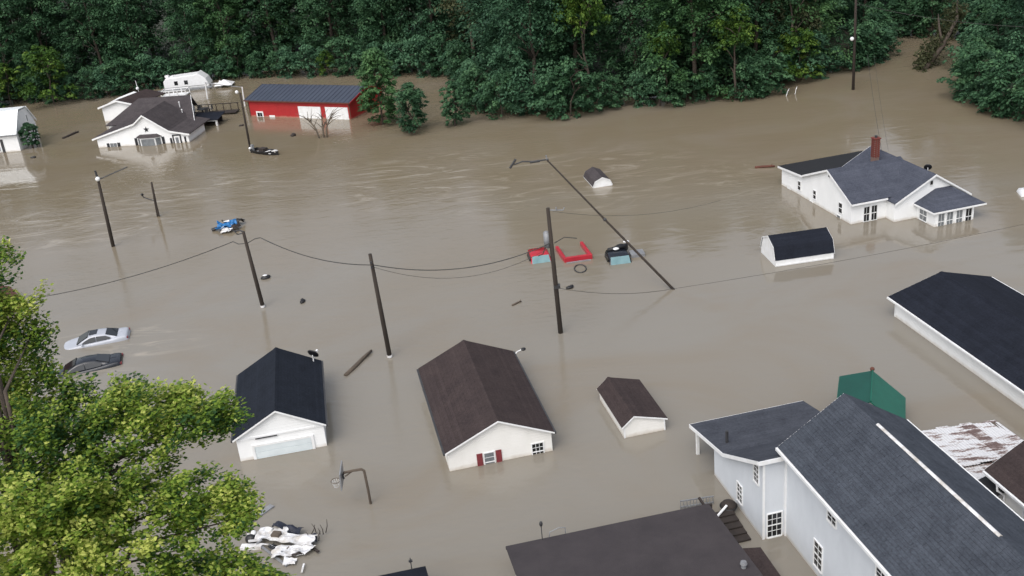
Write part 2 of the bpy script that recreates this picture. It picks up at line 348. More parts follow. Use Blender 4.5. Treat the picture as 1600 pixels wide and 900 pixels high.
def gable(root, x0, x1, y0, y1, eave, ridge, rx=None, ov=0.2, oe=0.2, wall='white_siding', roof='slate_shingle', th=0.09, base=-2.2, eave2=None, trim=True, gutter='white_trim', rk=0.16):
    """gable building, ridge along y at rx; eave / ridge = heights of the roof surface at the roof edge; ov = overhang along y, oe = across"""
    rx = (x0 + x1) / 2 if rx is None else rx; e2 = eave if eave2 is None else eave2
    sl = (ridge - eave) / (rx - x0 + oe); sr = (ridge - e2) / (x1 + oe - rx)
    g = th + 0.02
    MB().prism([(x0, base), (x1, base), (x1, e2 + sr * oe - g), (rx, ridge - g), (x0, eave + sl * oe - g)], y0, y1).build('wall', wall, root)
    a = MB().slab([(x0 - oe, y0 - ov, eave), (rx - 0.004, y0 - ov, ridge), (rx - 0.004, y1 + ov, ridge), (x0 - oe, y1 + ov, eave)], th).build('roof_slope', roof, root)
    b = MB().slab([(rx + 0.004, y0 - ov, ridge), (x1 + oe, y0 - ov, e2), (x1 + oe, y1 + ov, e2), (rx + 0.004, y1 + ov, ridge)], th).build('roof_slope', roof, root)
    MB().slab([(rx - 0.13, y0 - ov - 0.01, ridge - sl * 0.13 + 0.016), (rx, y0 - ov - 0.01, ridge + 0.018), (rx, y1 + ov + 0.01, ridge + 0.018), (rx - 0.13, y1 + ov + 0.01, ridge - sl * 0.13 + 0.016)], 0.012) \
        .slab([(rx, y0 - ov - 0.01, ridge + 0.018), (rx + 0.13, y0 - ov - 0.01, ridge - sr * 0.13 + 0.016), (rx + 0.13, y1 + ov + 0.01, ridge - sr * 0.13 + 0.016), (rx, y1 + ov + 0.01, ridge + 0.018)], 0.012).build('ridge_cap', roof, root)
    if trim:
        for yy in (y0 - ov - 0.012, y1 + ov + 0.012):
            m = MB()
            for (xa, za), (xb, zb) in (((x0 - oe, eave), (rx, ridge)), ((rx, ridge), (x1 + oe, e2))):
                m.prism([(xa, za - rk), (xb, zb - rk), (xb, zb - 0.015), (xa, za - 0.015)], yy - 0.012, yy + 0.012)
            m.build('rake_board', 'white_trim', root)
    if gutter:
        for xx, zz, sg in ((x0 - oe, eave, -1), (x1 + oe, e2, 1)):
            MB().box(xx - 0.05 + sg * 0.045, xx + 0.05 + sg * 0.045, y0 - ov + 0.01, y1 + ov - 0.01, zz - 0.13, zz - 0.03).build('gutter', gutter, root)
    return a, b

# ------------------------------------------------------------------ the setting
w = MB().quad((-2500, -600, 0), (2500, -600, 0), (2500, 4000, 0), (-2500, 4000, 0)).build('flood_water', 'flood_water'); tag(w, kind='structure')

SHORE = [(-110, 149), (-73.6, 147.0), (-68.5, 147.5), (-63.4, 148.4), (-55.4, 146.3), (-50.3, 149.2), (-42.2, 152.2), (-34.1, 151.2), (-25.5, 148.0), (-16.2, 144.6), (-3.9, 138.1), (-2.7, 123.8), (-1.0, 116.0), (3.2, 113.8), (8.7, 112.3), (14.4, 113.6), (22.6, 112.6), (29.6, 112.6), (33.0, 117.0), (41.1, 120.0), (45.6, 121.5), (48.5, 134), (54.1, 136), (60.5, 132.0), (58.6, 121), (51.6, 110.5), (47.6, 102), (48.4, 97), (51, 92), (75, 86)]
POLY = SHORE + [(160, 80), (400, 700), (-500, 700), (-260, 150)]
def inside(x, y, poly=POLY):
    r = False; n = len(poly)
    for i in range(n):
        (xa, ya), (xb, yb) = poly[i], poly[(i + 1) % n]
        if (ya > y) != (yb > y) and x < (xb - xa) * (y - ya) / (yb - ya) + xa: r = not r
    return r
def shore_dist(x, y):
    d = 1e9
    for (xa, ya), (xb, yb) in zip(SHORE, SHORE[1:]):
        dx, dy = xb - xa, yb - ya; t = max(0, min(1, ((x - xa) * dx + (y - ya) * dy) / (dx * dx + dy * dy)))
        d = min(d, math.hypot(x - xa - t * dx, y - ya - t * dy))
    return d
fl = MB(); P2 = [(x + (0.6 if x > 30 else 0), y + 5.0) for x, y in SHORE] + [(400, 130), (1500, 3500), (-1500, 3500), (-400, 160)]
fl.quad(*[(x, y, 0.12) for x, y in P2]); tag(fl.build('forest_floor', 'forest_soil'), kind='structure')

# ------------------------------------------------------------------ houses, garages, sheds
# --- single garage with dark roof
r = empty('garage', (-15.39, 48.65, 0), 9.0, 'white garage with near-black gable roof, roll-up door half under water, dish on its roof', 'garage')
gable(r, 0, 4.62, 0, 7.3, 1.45, 2.80, ov=0.2, oe=0.16, wall='white_siding', roof='charcoal_shingle', gutter='dark_steel', rk=0.11)
d = MB().box(0.86, 3.86, -0.035, -0.005, -1.4, 0.74).build('garage_door', 'door_white', r)
for k, z in enumerate((-0.3, 0.06, 0.41)): MB().box(0.90, 3.82, -0.055, -0.034, z, z + 0.325).build('panel', 'door_white', d)
m = MB(); m.box(0.72, 0.86, -0.07, -0.003, -1.4, 0.86).box(3.86, 4.0, -0.07, -0.003, -1.4, 0.86).box(0.86, 3.86, -0.07, -0.003, 0.74, 0.86); m.build('door_frame', 'white_trim', r)
MB().box(0.0, 4.62, -0.05, -0.003, 1.26, 1.36).build('trim_board', 'white_trim', r)
MB().box(1.0, 2.15, -0.075, -0.05, 1.20, 1.27).build('ledge', 'dark_steel', r)
def dish(root, p, facing, rr=0.33):
    """satellite dish as a part: reflector, arm, foot"""
    p = Vector(p); m = MB(); f = Vector(facing).normalized(); x = f.cross(Vector((0, 0, 1))).normalized(); y = x.cross(f); c = p + Vector((0, 0, 0.55)); rows = []
    for k in range(5):
        t = k / 4 * rr; rows.append([m.v.append(tuple(c + (x * cos(a) + y * sin(a)) * t + f * (t * t * 0.8))) or len(m.v) - 1 for a in [2 * pi * j / 14 for j in range(14)]])
    for a, b in zip(rows, rows[1:]):
        for j in range(14): m.f.append((a[j], b[j], b[(j + 1) % 14], a[(j + 1) % 14]))
    o = m.build('dish', 'black_plastic', root, True); s_ = o.modifiers.new('solid', 'SOLIDIFY'); s_.thickness = 0.02
    MB().tube([p, p + Vector((0, 0, 0.3)), c - f * 0.02], 0.035).build('dish_mast', 'white_plastic', o)
    MB().tube([c - y * rr * 0.9, c - y * 0.25 + f * 0.45], 0.02).obox(c - y * 0.22 + f * 0.47, x * 0.05, y * 0.05, f * 0.06).build('feed_arm', 'white_plastic', o)
dish(r, (4.35, 7.1, 1.55), (0.5, 0.8, 0.5), 0.36)

# --- brown roofed white outbuilding with red shutters
r = empty('house', (-4.09, 45.70, 0), 10.5, 'small white house with brown gable roof and red shutters beside a half drowned window', 'house')
gable(r, 0, 5.45, 0, 9.25, 1.22, 2.52, ov=0.2, oe=0.14, wall='warm_white_siding', roof='brown_shingle', gutter='dark_steel', rk=0.10)
U_, NF = (1, 0, 0), (0, -1, 0)
window(r, (1.86, 0, -0.45), U_, NF, 0.5, 1.10, 1, 2, 'curtain_glass', 2)
for x in (1.46, 2.46):
    m = MB().box(x, x + 0.30, -0.05, -0.004, -0.6, 0.70)
    for k in range(9): m.obox((x + 0.15, -0.055, -0.5 + k * 0.13), (0.11, 0, 0), (0, 0.012, 0), (0, 0.008, 0.045))
    m.build('shutter', 'shutter_red', r)
window(r, (4.38, 0, -0.35), U_, NF, 0.58, 0.98, 3, 2, 'glass', 2)
MB().tube([(5.58, 9.1, 1.1), (5.8, 9.2, 1.25), (6.05, 9.25, 1.3)], 0.03).sphere((5.6, 9.12, 1.1), 0.08).build('lamp_bracket', 'white_plastic', r)
MB().sphere((6.2, 9.27, 1.3), 0.13, sc=(1.2, 1, 0.7)).build('flood_lamp', 'black_plastic', r, True)

# --- small brown roofed shed, tipped by the water
r = empty('shed', (5.05, 47.19, 0), 10.6, 'small white shed with lopsided brown roof afloat right of the brown roofed house', 'shed')
gable(r, 0.02, 2.30, 0, 4.25, 0.70, 1.27, rx=0.60, ov=0.1, oe=0.12, wall='warm_white_siding', roof='brown_shingle', th=0.06, gutter=None, rk=0.09)
MB().box(0.02, 0.10, -0.02, -0.003, -0.4, 0.66).build('corner_board', 'white_trim', r); MB().box(2.22, 2.30, -0.02, -0.003, -0.4, 0.62).build('corner_board', 'white_trim', r)
r.rotation_euler = (0, radians(-1.2), radians(10.6))

# --- long low white building at the right edge
r = empty('long_barn', (23.3, 57.96, 0), 11.0, 'long low white building with wide black roof running out of the right edge', 'barn')
gable(r, 0, 6.45, -17.5, 0, 1.28, 2.28, ov=0.3, oe=0.32, wall='white_siding', roof='slate_shingle')
MB().bar((-0.25, -5.2, 1.12), (-0.25, -17.2, 1.12), 0.03, 0.03).build('eave_cable', 'wire', r)
MB().box(-0.012, 0.10, -0.13, 0.012, -1.0, 1.12).build('corner_board', 'white_trim', r)
MB().tube([(5.1, -9.5, 1.7), (5.1, -9.5, 2.15)], 0.07).build('vent_pipe', 'white_plastic', r)

# --- gambrel sheds
def gambrel(name, loc, deg, prof, x0, x1, axis, roofm, label, cat='shed'):
    """prof: (across, z) from the front eave over the top to the back eave; swept along x (axis 'x') or y"""
    r = empty(name, loc, deg, label, cat)
    P = [(a, z) for a, z in prof]
    wallp = [(P[0][0] + 0.04, -1.5)] + [(min(max(a, P[0][0] + 0.04), P[-1][0] - 0.04), z - 0.05) for a, z in P] + [(P[-1][0] - 0.04, -1.5)]
    MB().prism(wallp, x0 + 0.04, x1 - 0.04, axis).build('wall', 'white_trim', r)
    for (a, za), (b, zb) in zip(P, P[1:]):
        if axis == 'x': q = [(x0, a, za), (x1, a, za), (x1, b, zb), (x0, b, zb)]
        else: q = [(a, x0, za), (a, x1, za), (b, x1, zb), (b, x0, zb)]
        MB().slab(q, 0.045).build('roof_panel', roofm, r)
    for t in (x0 - 0.012, x1 + 0.012):
        m = MB()
        for (a, za), (b, zb) in zip(P, P[1:]): m.prism([(a, za - 0.10), (b, zb - 0.10), (b, zb - 0.012), (a, za - 0.012)], t - 0.010, t + 0.010, axis)
        m.build('rake_board', 'white_trim', r)
    return r
r = gambrel('gambrel_shed', (18.42, 67.16, 0), 5.95, [(-0.06, 0.46), (0.30, 1.36), (1.40, 1.84), (2.50, 1.36), (2.86, 0.46)], -0.05, 4.25, 'x', 'slate_shingle', 'white barn-shaped shed with black curved-looking roof floating below the chimney house')
MB().box(0.0, 4.2, -0.05, -0.02, 0.02, 0.12).build('sill_board', 'white_trim', r)
m = MB().box(-0.005, 0.03, 0.75, 0.80, -0.5, 1.05).box(-0.005, 0.03, 2.0, 2.05, -0.5, 1.05).box(-0.005, 0.03, 0.80, 2.0, 1.0, 1.05); m.build('door_frame', 'grey_metal', r)
MB().box(0.0, 0.025, 0.15, 2.65, 0.92, 0.955).build('belt_line', 'dark_steel', r)
r = gambrel('gambrel_shed', (7.95, 87.85, 0), 9.0, [(-0.05, 0.12), (0.16, 0.58), (0.85, 0.90), (1.54, 0.58), (1.75, 0.12)], -0.05, 3.2, 'y', 'taupe_shingle', 'tiny white barn-shaped shed with brown roof afloat in mid current')
MB().box(0.55, 0.58, -0.0, 0.05, -0.3, 0.55).box(1.12, 1.15, -0.0, 0.05, -0.3, 0.55).build('door_edge', 'white_trim', r)

# --- white chimney house on the right
r = empty('house', (25.83, 73.58, 0), 13.08, 'white house with grey cross-gabled roof, red brick chimney and sunroom', 'house')
WM, RM = 'white_siding', 'blue_grey_shingle'
MB().prism([(0, -2.2), (7.0, -2.2), (7.0, 1.78), (3.2, 3.36), (0, 1.78)], 0, 5.9, 'x').build('wall', WM, r)
sl = MB().slab([(-0.22, -0.35, 1.74), (6.15, -0.35, 1.74), (6.15, 3.2, 3.45), (-0.22, 3.2, 3.45)], 0.09).build('roof_slope', RM, r)
MB().slab([(-0.22, 3.208, 3.45), (6.15, 3.208, 3.45), (6.15, 6.9, 1.95), (-0.22, 6.9, 1.95)], 0.09).build('roof_slope', RM, r)
m = MB(); m.prism([(-0.35, 1.57), (3.2, 3.28), (3.2, 3.44), (-0.35, 1.73)], -0.25, -0.225, 'x').prism([(3.2, 3.28), (6.9, 1.78), (6.9, 1.94), (3.2, 3.44)], -0.25, -0.225, 'x').build('rake_board', 'white_trim', r)
MB().box(-0.2, 2.8, -0.42, -0.355, 1.58, 1.70).build('gutter', 'white_trim', r)
# flat black roofed rear addition
MB().prism([(7.0, -2.2), (10.6, -2.2), (10.6, 1.50), (7.0, 1.78)], 0.02, 7.4, 'x').build('addition_wall', WM, r)
MB().slab([(-0.2, 6.9, 1.90), (7.6, 6.9, 1.90), (7.6, 10.85, 1.62), (-0.2, 10.85, 1.62)], 0.08).build('flat_roof', 'flat_black_roof', r)
MB().prism([(6.88, 1.72), (10.87, 1.44), (10.87, 1.61), (6.88, 1.89)], -0.235, -0.21, 'x').build('fascia', 'white_trim', r)
# cross wing
MB().prism([(2.95, -2.2), (9.15, -2.2), (9.15, 1.28), (6.15, 3.18), (2.95, 1.52)], -1.09, 7.0).build('wing_wall', WM, r)
MB().slab([(2.80, -1.32, 1.52), (6.146, -1.32, 3.27), (6.146, 7.2, 3.27), (2.80, 7.2, 1.52)], 0.08).build('roof_slope', RM, r)
MB().slab([(6.154, -1.32, 3.27), (9.35, -1.32, 1.20), (9.35, 7.2, 1.20), (6.154, 7.2, 3.27)], 0.08).build('roof_slope', RM, r)
for yy in (-1.345, 7.225):
    MB().prism([(2.80, 1.36), (6.15, 3.11), (6.15, 3.26), (2.80, 1.51)], yy - 0.012, yy + 0.012).prism([(6.15, 3.11), (9.35, 1.04), (9.35, 1.19), (6.15, 3.26)], yy - 0.012, yy + 0.012).build('rake_board', 'white_trim', r)
# sunroom with hipped roof
MB().box(4.80, 8.10, -3.30, -1.10, -2.2, 1.12).build('sunroom_wall', WM, r)
e, t0 = 1.22, 2.06
rl, rr_, rf_ = (4.55, -1.11, e), (8.9, -1.11, e), -3.52
MB().slab([(4.55, rf_, e), (8.9, rf_, e), (7.6, -1.11, t0), (6.3, -1.11, t0)], 0.07).build('roof_slope', RM, r)
MB().slab([(4.55, rf_, e), (6.3, -1.11, t0), (4.55, -1.11, e)], 0.07).build('roof_slope', RM, r)
MB().slab([(8.9, rf_, e), (8.9, -1.11, e), (7.6, -1.11, t0)], 0.07).build('roof_slope', RM, r)
MB().box(4.5, 8.95, rf_ - 0.06, rf_ - 0.01, e - 0.13, e - 0.02).build('gutter', 'white_trim', r)
MB().box(4.49, 4.54, rf_, -1.12, e - 0.13, e - 0.02).build('gutter', 'white_trim', r)
for x, gl in ((5.10, 'curtain_glass'), (5.82, 'curtain_glass'), (6.62, 'curtain_glass'), (7.40, 'glass')): window(r, (x, -3.30, -0.30), U_, NF, 0.50, 1.25, 2, 1, gl, 2)
window(r, (4.80, -1.55, 0.1), (0, -1, 0), (-1, 0, 0), 0.85, 0.80, 2, 1, 'curtain_glass', 2)
# left facade windows (wall x = 0 looking to -x)
NL, UL = (-1, 0, 0), (0, -1, 0)
window(r, (0, 7.86, 0.42), UL, NL, 0.42, 0.72, 1, 1); window(r, (0, 5.46, 0.40), UL, NL, 0.42, 0.68, 1, 1)
window(r, (0, 1.70, 0.45), UL, NL, 0.48, 0.78, 1, 1); window(r, (0, 1.92, -0.45), UL, NL, 0.48, 0.62, 1, 1, 'curtain_glass')
window(r, (0, 5.9, -0.6), UL, NL, 0.42, 0.62, 1, 1)
window(r, (0, 3.30, 2.80), UL, NL, 0.20, 0.26, 1, 1, sashes=1, t=0.03)
MB().prism([(9.0, -0.3), (9.6, -0.3), (9.6, 0.35), (9.0, 0.35)], -0.02, -0.003, 'x').build('hatch', 'white_trim', r)
# front windows
window(r, (1.06, 0, 0.02), U_, NF, 0.46, 1.15, 2, 1); window(r, (1.70, 0, 0.02), U_, NF, 0.46, 1.15, 2, 1)
window(r, (5.82, -1.09, 2.40), U_, NF, 0.24, 0.34, 1, 1, sashes=1, t=0.03)
# chimney: brick by brick
ch = MB().box(4.72, 5.18, 4.55, 5.01, 2.3, 4.66).build('chimney', 'mortar', r)
bm = {}
bl, bh = 0.225, 0.082
def brick_mesh(lx, ly):
    k = (round(lx, 3), round(ly, 3))
    if k not in bm: me = MB().box(-lx / 2, lx / 2, -ly / 2, ly / 2, -bh / 2 + 0.007, bh / 2 - 0.007).mesh('brick'); me.materials.append(MATS['brick_red']); bm[k] = me
    return bm[k]
for row in range(18):
    z = 4.66 - bh * (row + 0.5)
    for side in range(4):
        for k in range(2):
            off = (-0.115 + 0.23 * k) + (0.03 if row % 2 else -0.03)
            if side < 2: me = brick_mesh(bl - 0.014 - 0.05, 0.05); p = (4.95 + off, 4.55 if side == 0 else 5.01, z)
            else: me = brick_mesh(0.05, bl - 0.014 - 0.05); p = (4.72 if side == 2 else 5.18, 4.78 + off, z)
            o = bpy.data.objects.new('brick', me); COL.objects.link(o); o.parent = ch; o.location = p
MB().box(4.66, 5.24, 4.49, 5.07, 4.66, 4.74).build('crown', 'brick_red', ch); MB().tube([(4.95, 4.78, 4.74), (4.95, 4.78, 4.92)], 0.11, 8).build('flue', 'dark_steel', ch)
dish(r, (7.0, 0.9, 2.45), (0.5, 0.8, 0.4), 0.30)

# --- big two storey white house, lower right; x = right, y = away along its long axis
r = empty('house', (9.94, 37.87, 0), 10.89, 'two-storey white house with long grey shingled roof and low dark wing', 'house')
CW = 'cool_white_siding'
hx0, hx1, hr = 1.05, 6.60, 3.78
EV, RD = 4.52, 6.50
sl = (RD - EV) / (hr - hx0 + 0.3)
MB().prism([(hx0, -2.5), (hx1, -2.5), (hx1, EV + sl * 0.3 - 0.14), (hr, RD - 0.14), (hx0, EV + sl * 0.3 - 0.14)], -17.0, -0.05).build('wall', CW, r)
# roof of overlapping shingle courses, each its own piece
NC = 24
for sgn in (-1, 1):
    deck = MB().slab([(hr + sgn * (hr - hx0 + 0.29), -17.3, EV - 0.02), (hr + sgn * 0.01, -17.3, RD - 0.03), (hr + sgn * 0.01, 0.16, RD - 0.03), (hr + sgn * (hr - hx0 + 0.29), 0.16, EV - 0.02)], 0.07).build('roof_slope', 'grey_shingle', r)
    A = Vector((hr + sgn * (hr - hx0 + 0.30), 0, EV)); B = Vector((hr, 0, RD)); nrm = Vector((sgn * (RD - EV), 0, (hr - hx0 + 0.30))).normalized()
    me = None
    for k in range(NC):
        t0_, t1_ = k / NC, (k + 1) / NC; a = A.lerp(B, t0_) + nrm * 0.026; b = A.lerp(B, min(1, t1_ + 0.2 / NC)) + nrm * 0.006
        m = MB(); y = 0.18; cuts = [y]
        while y > -17.3: y -= random.uniform(0.7, 1.3); cuts.append(max(y, -17.32))
        for ya, yb in zip(cuts, cuts[1:]):
            j = nrm * random.uniform(-0.004, 0.004)
            m.slab([a + j + Vector((0, yb + 0.004, 0)), a + j + Vector((0, ya - 0.004, 0)), b + j + Vector((0, ya - 0.004, 0)), b + j + Vector((0, yb + 0.004, 0))], 0.014)
        m.build('shingle_course', 'grey_shingle', deck)
MB().slab([(hr - 0.09, -10.2, RD + 0.005), (hr, -10.2, RD + 0.06), (hr, -2.5, RD + 0.06), (hr - 0.09, -2.5, RD + 0.005)], 0.02).slab([(hr, -10.2, RD + 0.06), (hr + 0.07, -10.2, RD + 0.01), (hr + 0.07, -2.5, RD + 0.01), (hr, -2.5, RD + 0.06)], 0.02).build('ridge_vent', 'silt_white', r)
MB().box(hx0 - 0.40, hx0 - 0.30, -17.3, 0.18, EV - 0.14, EV - 0.01).build('gutter', 'white_trim', r)
MB().box(hr * 2 - hx0 + 0.31, hr * 2 - hx0 + 0.40, -17.3, 0.18, EV - 0.14, EV - 0.01).build('gutter', 'white_trim', r)
MB().prism([(hx0 - 0.3, EV - 0.17), (hr, RD - 0.18), (hr, RD - 0.01), (hx0 - 0.3, EV - 0.01)], 0.185, 0.21).prism([(hr, RD - 0.18), (2 * hr - hx0 + 0.3, EV - 0.17), (2 * hr - hx0 + 0.3, EV - 0.01), (hr, RD - 0.01)], 0.185, 0.21).build('rake_board', 'white_trim', r)
# wing: tall near side, roof falling away from the camera, porch under the far edge
pr = [(-0.2, 4.28), (3.55, 2.42), (7.65, 1.62)]
MB().prism([(0, -2.5), (5.33, -2.5), (5.33, 1.92), (3.55, 2.30), (0, 4.06)], 0.0, 5.6, 'x').build('wing_wall', CW, r)
for (ya, za), (yb, zb) in zip(pr, pr[1:]): MB().slab([(-0.3, ya, za), (5.85, ya, za), (5.85, yb, zb), (-0.3, yb, zb)], 0.10).build('wing_roof', 'house_grey_shingle', r)
m = MB()
for (ya, za), (yb, zb) in zip(pr, pr[1:]): m.prism([(ya, za - 0.20), (yb, zb - 0.20), (yb, zb - 0.01), (ya, za - 0.01)], -0.345, -0.31, 'x')
m.build('rake_board', 'white_trim', r)
MB().box(-0.33, 1.02, -0.25, -0.205, 4.06, 4.26).build('fascia', 'white_trim', r)
MB().box(-0.33, 5.85, 7.655, 7.70, 1.44, 1.60).build('fascia', 'white_trim', r)
for x in (-0.05, 2.7, 5.5): MB().box(x - 0.07, x + 0.07, 7.25, 7.39, -2, 1.55).build('porch_post', 'white_trim', r)
MB().tube([(0.35, 4.6, 2.1), (0.35, 4.6, 2.85)], 0.075, 10).build('vent_pipe', 'dark_steel', r)
window(r, (0, 0.86, 2.62), UL, NL, 0.46, 0.95, 2, 2); window(r, (0, 2.62, 0.42), UL, NL, 0.52, 0.95, 2, 2)
window(r, (0.22, 0, 0.05), U_, NF, 0.66, 1.22, 3, 2)
for y in (-3.68, -7.3, -10.9):
    window(r, (hx0, y, 3.42), UL, NL, 0.66, 0.82, 2, 2)
for y in (-2.7, -6.3, -9.9):
    window(r, (hx0, y, 0.45), UL, NL, 0.66, 1.25, 2, 2)
MB().box(hx0 - 0.05, hx0 + 0.02, -0.14, -0.002, -1, 4.2).build('corner_board', 'white_trim', r)
MB().box(-0.02, 0.09, -0.03, 0.0, -1, 4.05).build('corner_board', 'white_trim', r)

# --- tipped green canopy behind the big house
r = empty('green_canopy', (16.57, 47.93, 0), 0, 'tipped bright green canopy roof peeking over the ridge of the two-storey house', 'canopy')
gA, gB, gC, gd = Vector((0, 0, 2.0)), Vector((1.58, -.38, 2.36)), Vector((3.09, -1.14, 1.0)), Vector((-1.15, -3.0, 0))
MB().slab([gA, gB - Vector((.006, 0, 0)), gB + gd - Vector((.006, 0, 0)), gA + gd], .05).build('roof_slope', 'dark_green_metal', r)
MB().slab([gB, gC, gC + gd, gB + gd], .05).build('roof_slope', 'green_metal', r)
MB().tube([gB + Vector((0, 0, .03)), gB + gd + Vector((0, 0, .03))], .05, 6).build('ridge_pole', 'green_metal', r)
MB().sphere(gB + Vector((0, .05, .06)), .12).build('ridge_knob', 'brown_red', r)
for q in (gA, gA + gd, gC, gC + gd): MB().tube([(q.x * .98 + .03, q.y * .98, -1.2), (q.x * .98 + .03, q.y * .98 - .02, q.z - .06)], .05, 6).build('leg', 'grey_metal', r)
for q0, q1 in ((gA, gA + gd), (gC, gC + gd)): MB().slab([q0 + Vector((0, 0, -.02)), q1 + Vector((0, 0, -.02)), q1 + Vector((.01, 0, -.35)), q0 + Vector((.01, 0, -.35))], .02).build('valance', 'green_metal', r)

# --- rusty tin roof: each sheet its own piece (local frame shared with the big house: x right, y away)
def dpt(x, y, z=0): a = radians(10.89); return (9.94 + x * cos(a) - y * sin(a), 37.87 + x * sin(a) + y * cos(a), z)
r = empty('tin_roofed_shed', dpt(7.2, -3.5), 10.89, 'flat shed with rusty patched tin roof between the two-storey and the brown roofed house', 'shed')
MB().box(0.15, 6.2, 0.2, 6.3, -2, 1.42).build('wall', 'grey_wood', r)
for k in range(10):
    for j in range(2):
        x0_ = 0.0 + k * 0.635; y0_ = -0.1 + j * 3.25 + random.uniform(-0.06, 0.06); y1_ = y0_ + 3.35; m = MB(); n = 8; zz = 1.95 - 0.05 * k + (0.02 if k % 2 else 0) - (0.02 if j == 0 else 0)
        for c in range(n):
            xa, xb = x0_ + 0.66 * c / n, x0_ + 0.66 * (c + 1) / n; ha, hb = (0.022 if c % 2 else 0), (0 if c % 2 else 0.022)
            m.quad((xa, y0_, zz - 0.05 * (xa - x0_) / 0.66 + ha), (xb, y0_, zz - 0.05 * (xb - x0_) / 0.66 + hb), (xb, y1_ + 0.08 * sin(k * 3.1), zz - 0.05 * (xb - x0_) / 0.66 + hb - 0.1), (xa, y1_ + 0.08 * sin(k * 3.1), zz - 0.05 * (xa - x0_) / 0.66 + ha - 0.1))
        o = m.build('tin_sheet', 'rusty_tin' if (k * 2 + j) % 5 else 'rustier_tin', r); s_ = o.modifiers.new('solid', 'SOLIDIFY'); s_.thickness = 0.012

# --- brown roofed house at the right edge behind the ridge
r = empty('house', dpt(9.0, -2.45), 10.89, 'cream house with brown roof and white downspout at the right edge', 'house')
gable(r, 0.35, 5.6, -14, -0.15, 3.0, 4.75, ov=0.2, oe=0.35, wall='warm_white_siding', roof='brown_shingle')
for y in (-2.2, -3.6): window(r, (0.35, y, 1.35), UL, NL, 0.62, 1.15, 1, 1, 'glass', 2, t=0.08)
MB().tube([(-0.05, -0.9, 2.86), (-0.05, -0.95, 2.6), (0.28, -1.0, 2.3), (0.28, -1.0, -0.5)], 0.05).build('downspout', 'white_plastic', r)
MB().slab([(-0.9, -0.95, 2.15), (0.3, -0.95, 2.5), (0.3, 0.25, 2.5), (-0.9, 0.25, 2.15)], 0.08).build('porch_roof', 'flat_black_roof', r)
for y in (0.1, -0.92): MB().box(-0.85, -0.75, y, y + .1, -1, 2.1).build('porch_post', 'white_trim', r)
MB().box(-0.95, -0.9, -1.0, 0.3, 2.02, 2.14).build('fascia', 'white_trim', r)

# --- brown-black roof at the bottom edge
r = empty('house', (-1.38, 37.35, 0), 9.9, 'house with wide dark brown roof cut by the bottom edge, grey stove pipe on it', 'house')
MB().prism([(-0.35, -2), (-10.8, -2), (-10.8, 1.3), (-5.6, 1.72), (-0.35, 1.3)], 0.25, 9.05, 'x').build('wall', 'warm_white_siding', r)
MB().slab([(0, 0, 1.40), (9.3, 0, 1.40), (9.3, -5.6, 1.85), (0, -5.6, 1.85)], 0.09).build('roof_slope', 'plain_taupe_roof', r)
MB().slab([(0, -5.608, 1.85), (9.3, -5.608, 1.85), (9.3, -11.2, 1.40), (0, -11.2, 1.40)], 0.09).build('roof_slope', 'plain_taupe_roof', r)
MB().box(0, 9.3, 0.005, 0.06, 1.20, 1.33).build('gutter', 'dark_steel', r)
MB().slab([(9.1, -2.75, 0.98), (10.5, -2.85, 0.80), (10.5, -7, 0.80), (9.1, -7, 0.98)], 0.08).build('porch_roof', 'brown_shingle', r)
MB().box(9.25, 10.4, -5.8, -2.95, -2, 0.64).build('porch_wall', 'grey_wood', r)
MB().tube([(8.8, -5.0, 1.7), (8.8, -5.0, 2.0)], 0.10, 12).tube([(8.8, -5.0, 2.0), (8.8, -5.0, 2.10)], [0.15, 0.12], 12).build('stove_pipe', 'grey_metal', r)
MB().tube([(1.62, -0.1, 1.2), (1.62, -0.1, 2.15)], 0.018).sphere((1.62, -0.1, 2.25), 0.10, sc=(0.8, 0.8, 1.4)).build('roof_ornament', 'dark_steel', r)
MB().tube([(2.0, 0.25, 1.2), (2.05, 0.3, 1.42), (2.45, 0.3, 1.55), (2.75, 0.3, 1.5), (2.75, 0.3, 1.2)], 0.022).build('conduit', 'grey_metal', r)

# --- corner of a dark roof, bottom edge
r = empty('house', (-4.90, 37.0, 0), 9.9, 'corner of a slate roof with thin mast at the bottom edge', 'house')
MB().prism([(-0.1, -2), (-3.6, -2), (-3.6, 0.95), (-1.85, 1.6), (-0.1, 0.95)], -4.3, -0.15, 'x').build('wall', 'white_siding', r)
MB().slab([(0, 0, 1.05), (-4.5, 0, 1.05), (-4.5, -1.85, 1.75), (0, -1.85, 1.75)], 0.08).build('roof_slope', 'slate_shingle', r)
MB().slab([(0, -1.855, 1.75), (-4.5, -1.855, 1.75), (-4.5, -3.7, 1.05), (0, -3.7, 1.05)], 0.08).build('roof_slope', 'slate_shingle', r)
MB().tube([(-0.6, -0.15, 1.05), (-0.6, -0.15, 1.75)], 0.022).box(-0.68, -0.52, -0.2, -0.1, 1.55, 1.62).build('mast', 'dark_steel', r)

# --- house with the star, upper left
r = empty('house', (-45.67, 119.47, 0), -8.66, 'white house with dark star on its gable, bay window and brown-grey roof', 'house')
RM = 'taupe_shingle'
prof = [(-0.45, 1.10), (4.95, 2.60), (6.15, 3.52), (8.95, 1.55), (11.3, 1.05)]
MB().prism([(0, -2.2), (11.0, -2.2), (11.0, 0.98), (8.95, 1.42), (6.15, 3.38), (4.95, 2.46), (0, 1.12)], 0, 4.8).build('wall', 'white_siding', r)
for (a, za), (b, zb) in zip(prof, prof[1:]): MB().slab([(a, -0.25, za), (b, -0.25, zb), (b, 6.2, zb), (a, 6.2, za)], 0.09).build('roof_slope', RM, r)
m = MB()
for (a, za), (b, zb) in zip(prof, prof[1:]): m.prism([(a, za - 0.20), (b, zb - 0.20), (b, zb - 0.01), (a, za - 0.01)], -0.29, -0.255)
m.build('rake_board', 'white_trim', r)
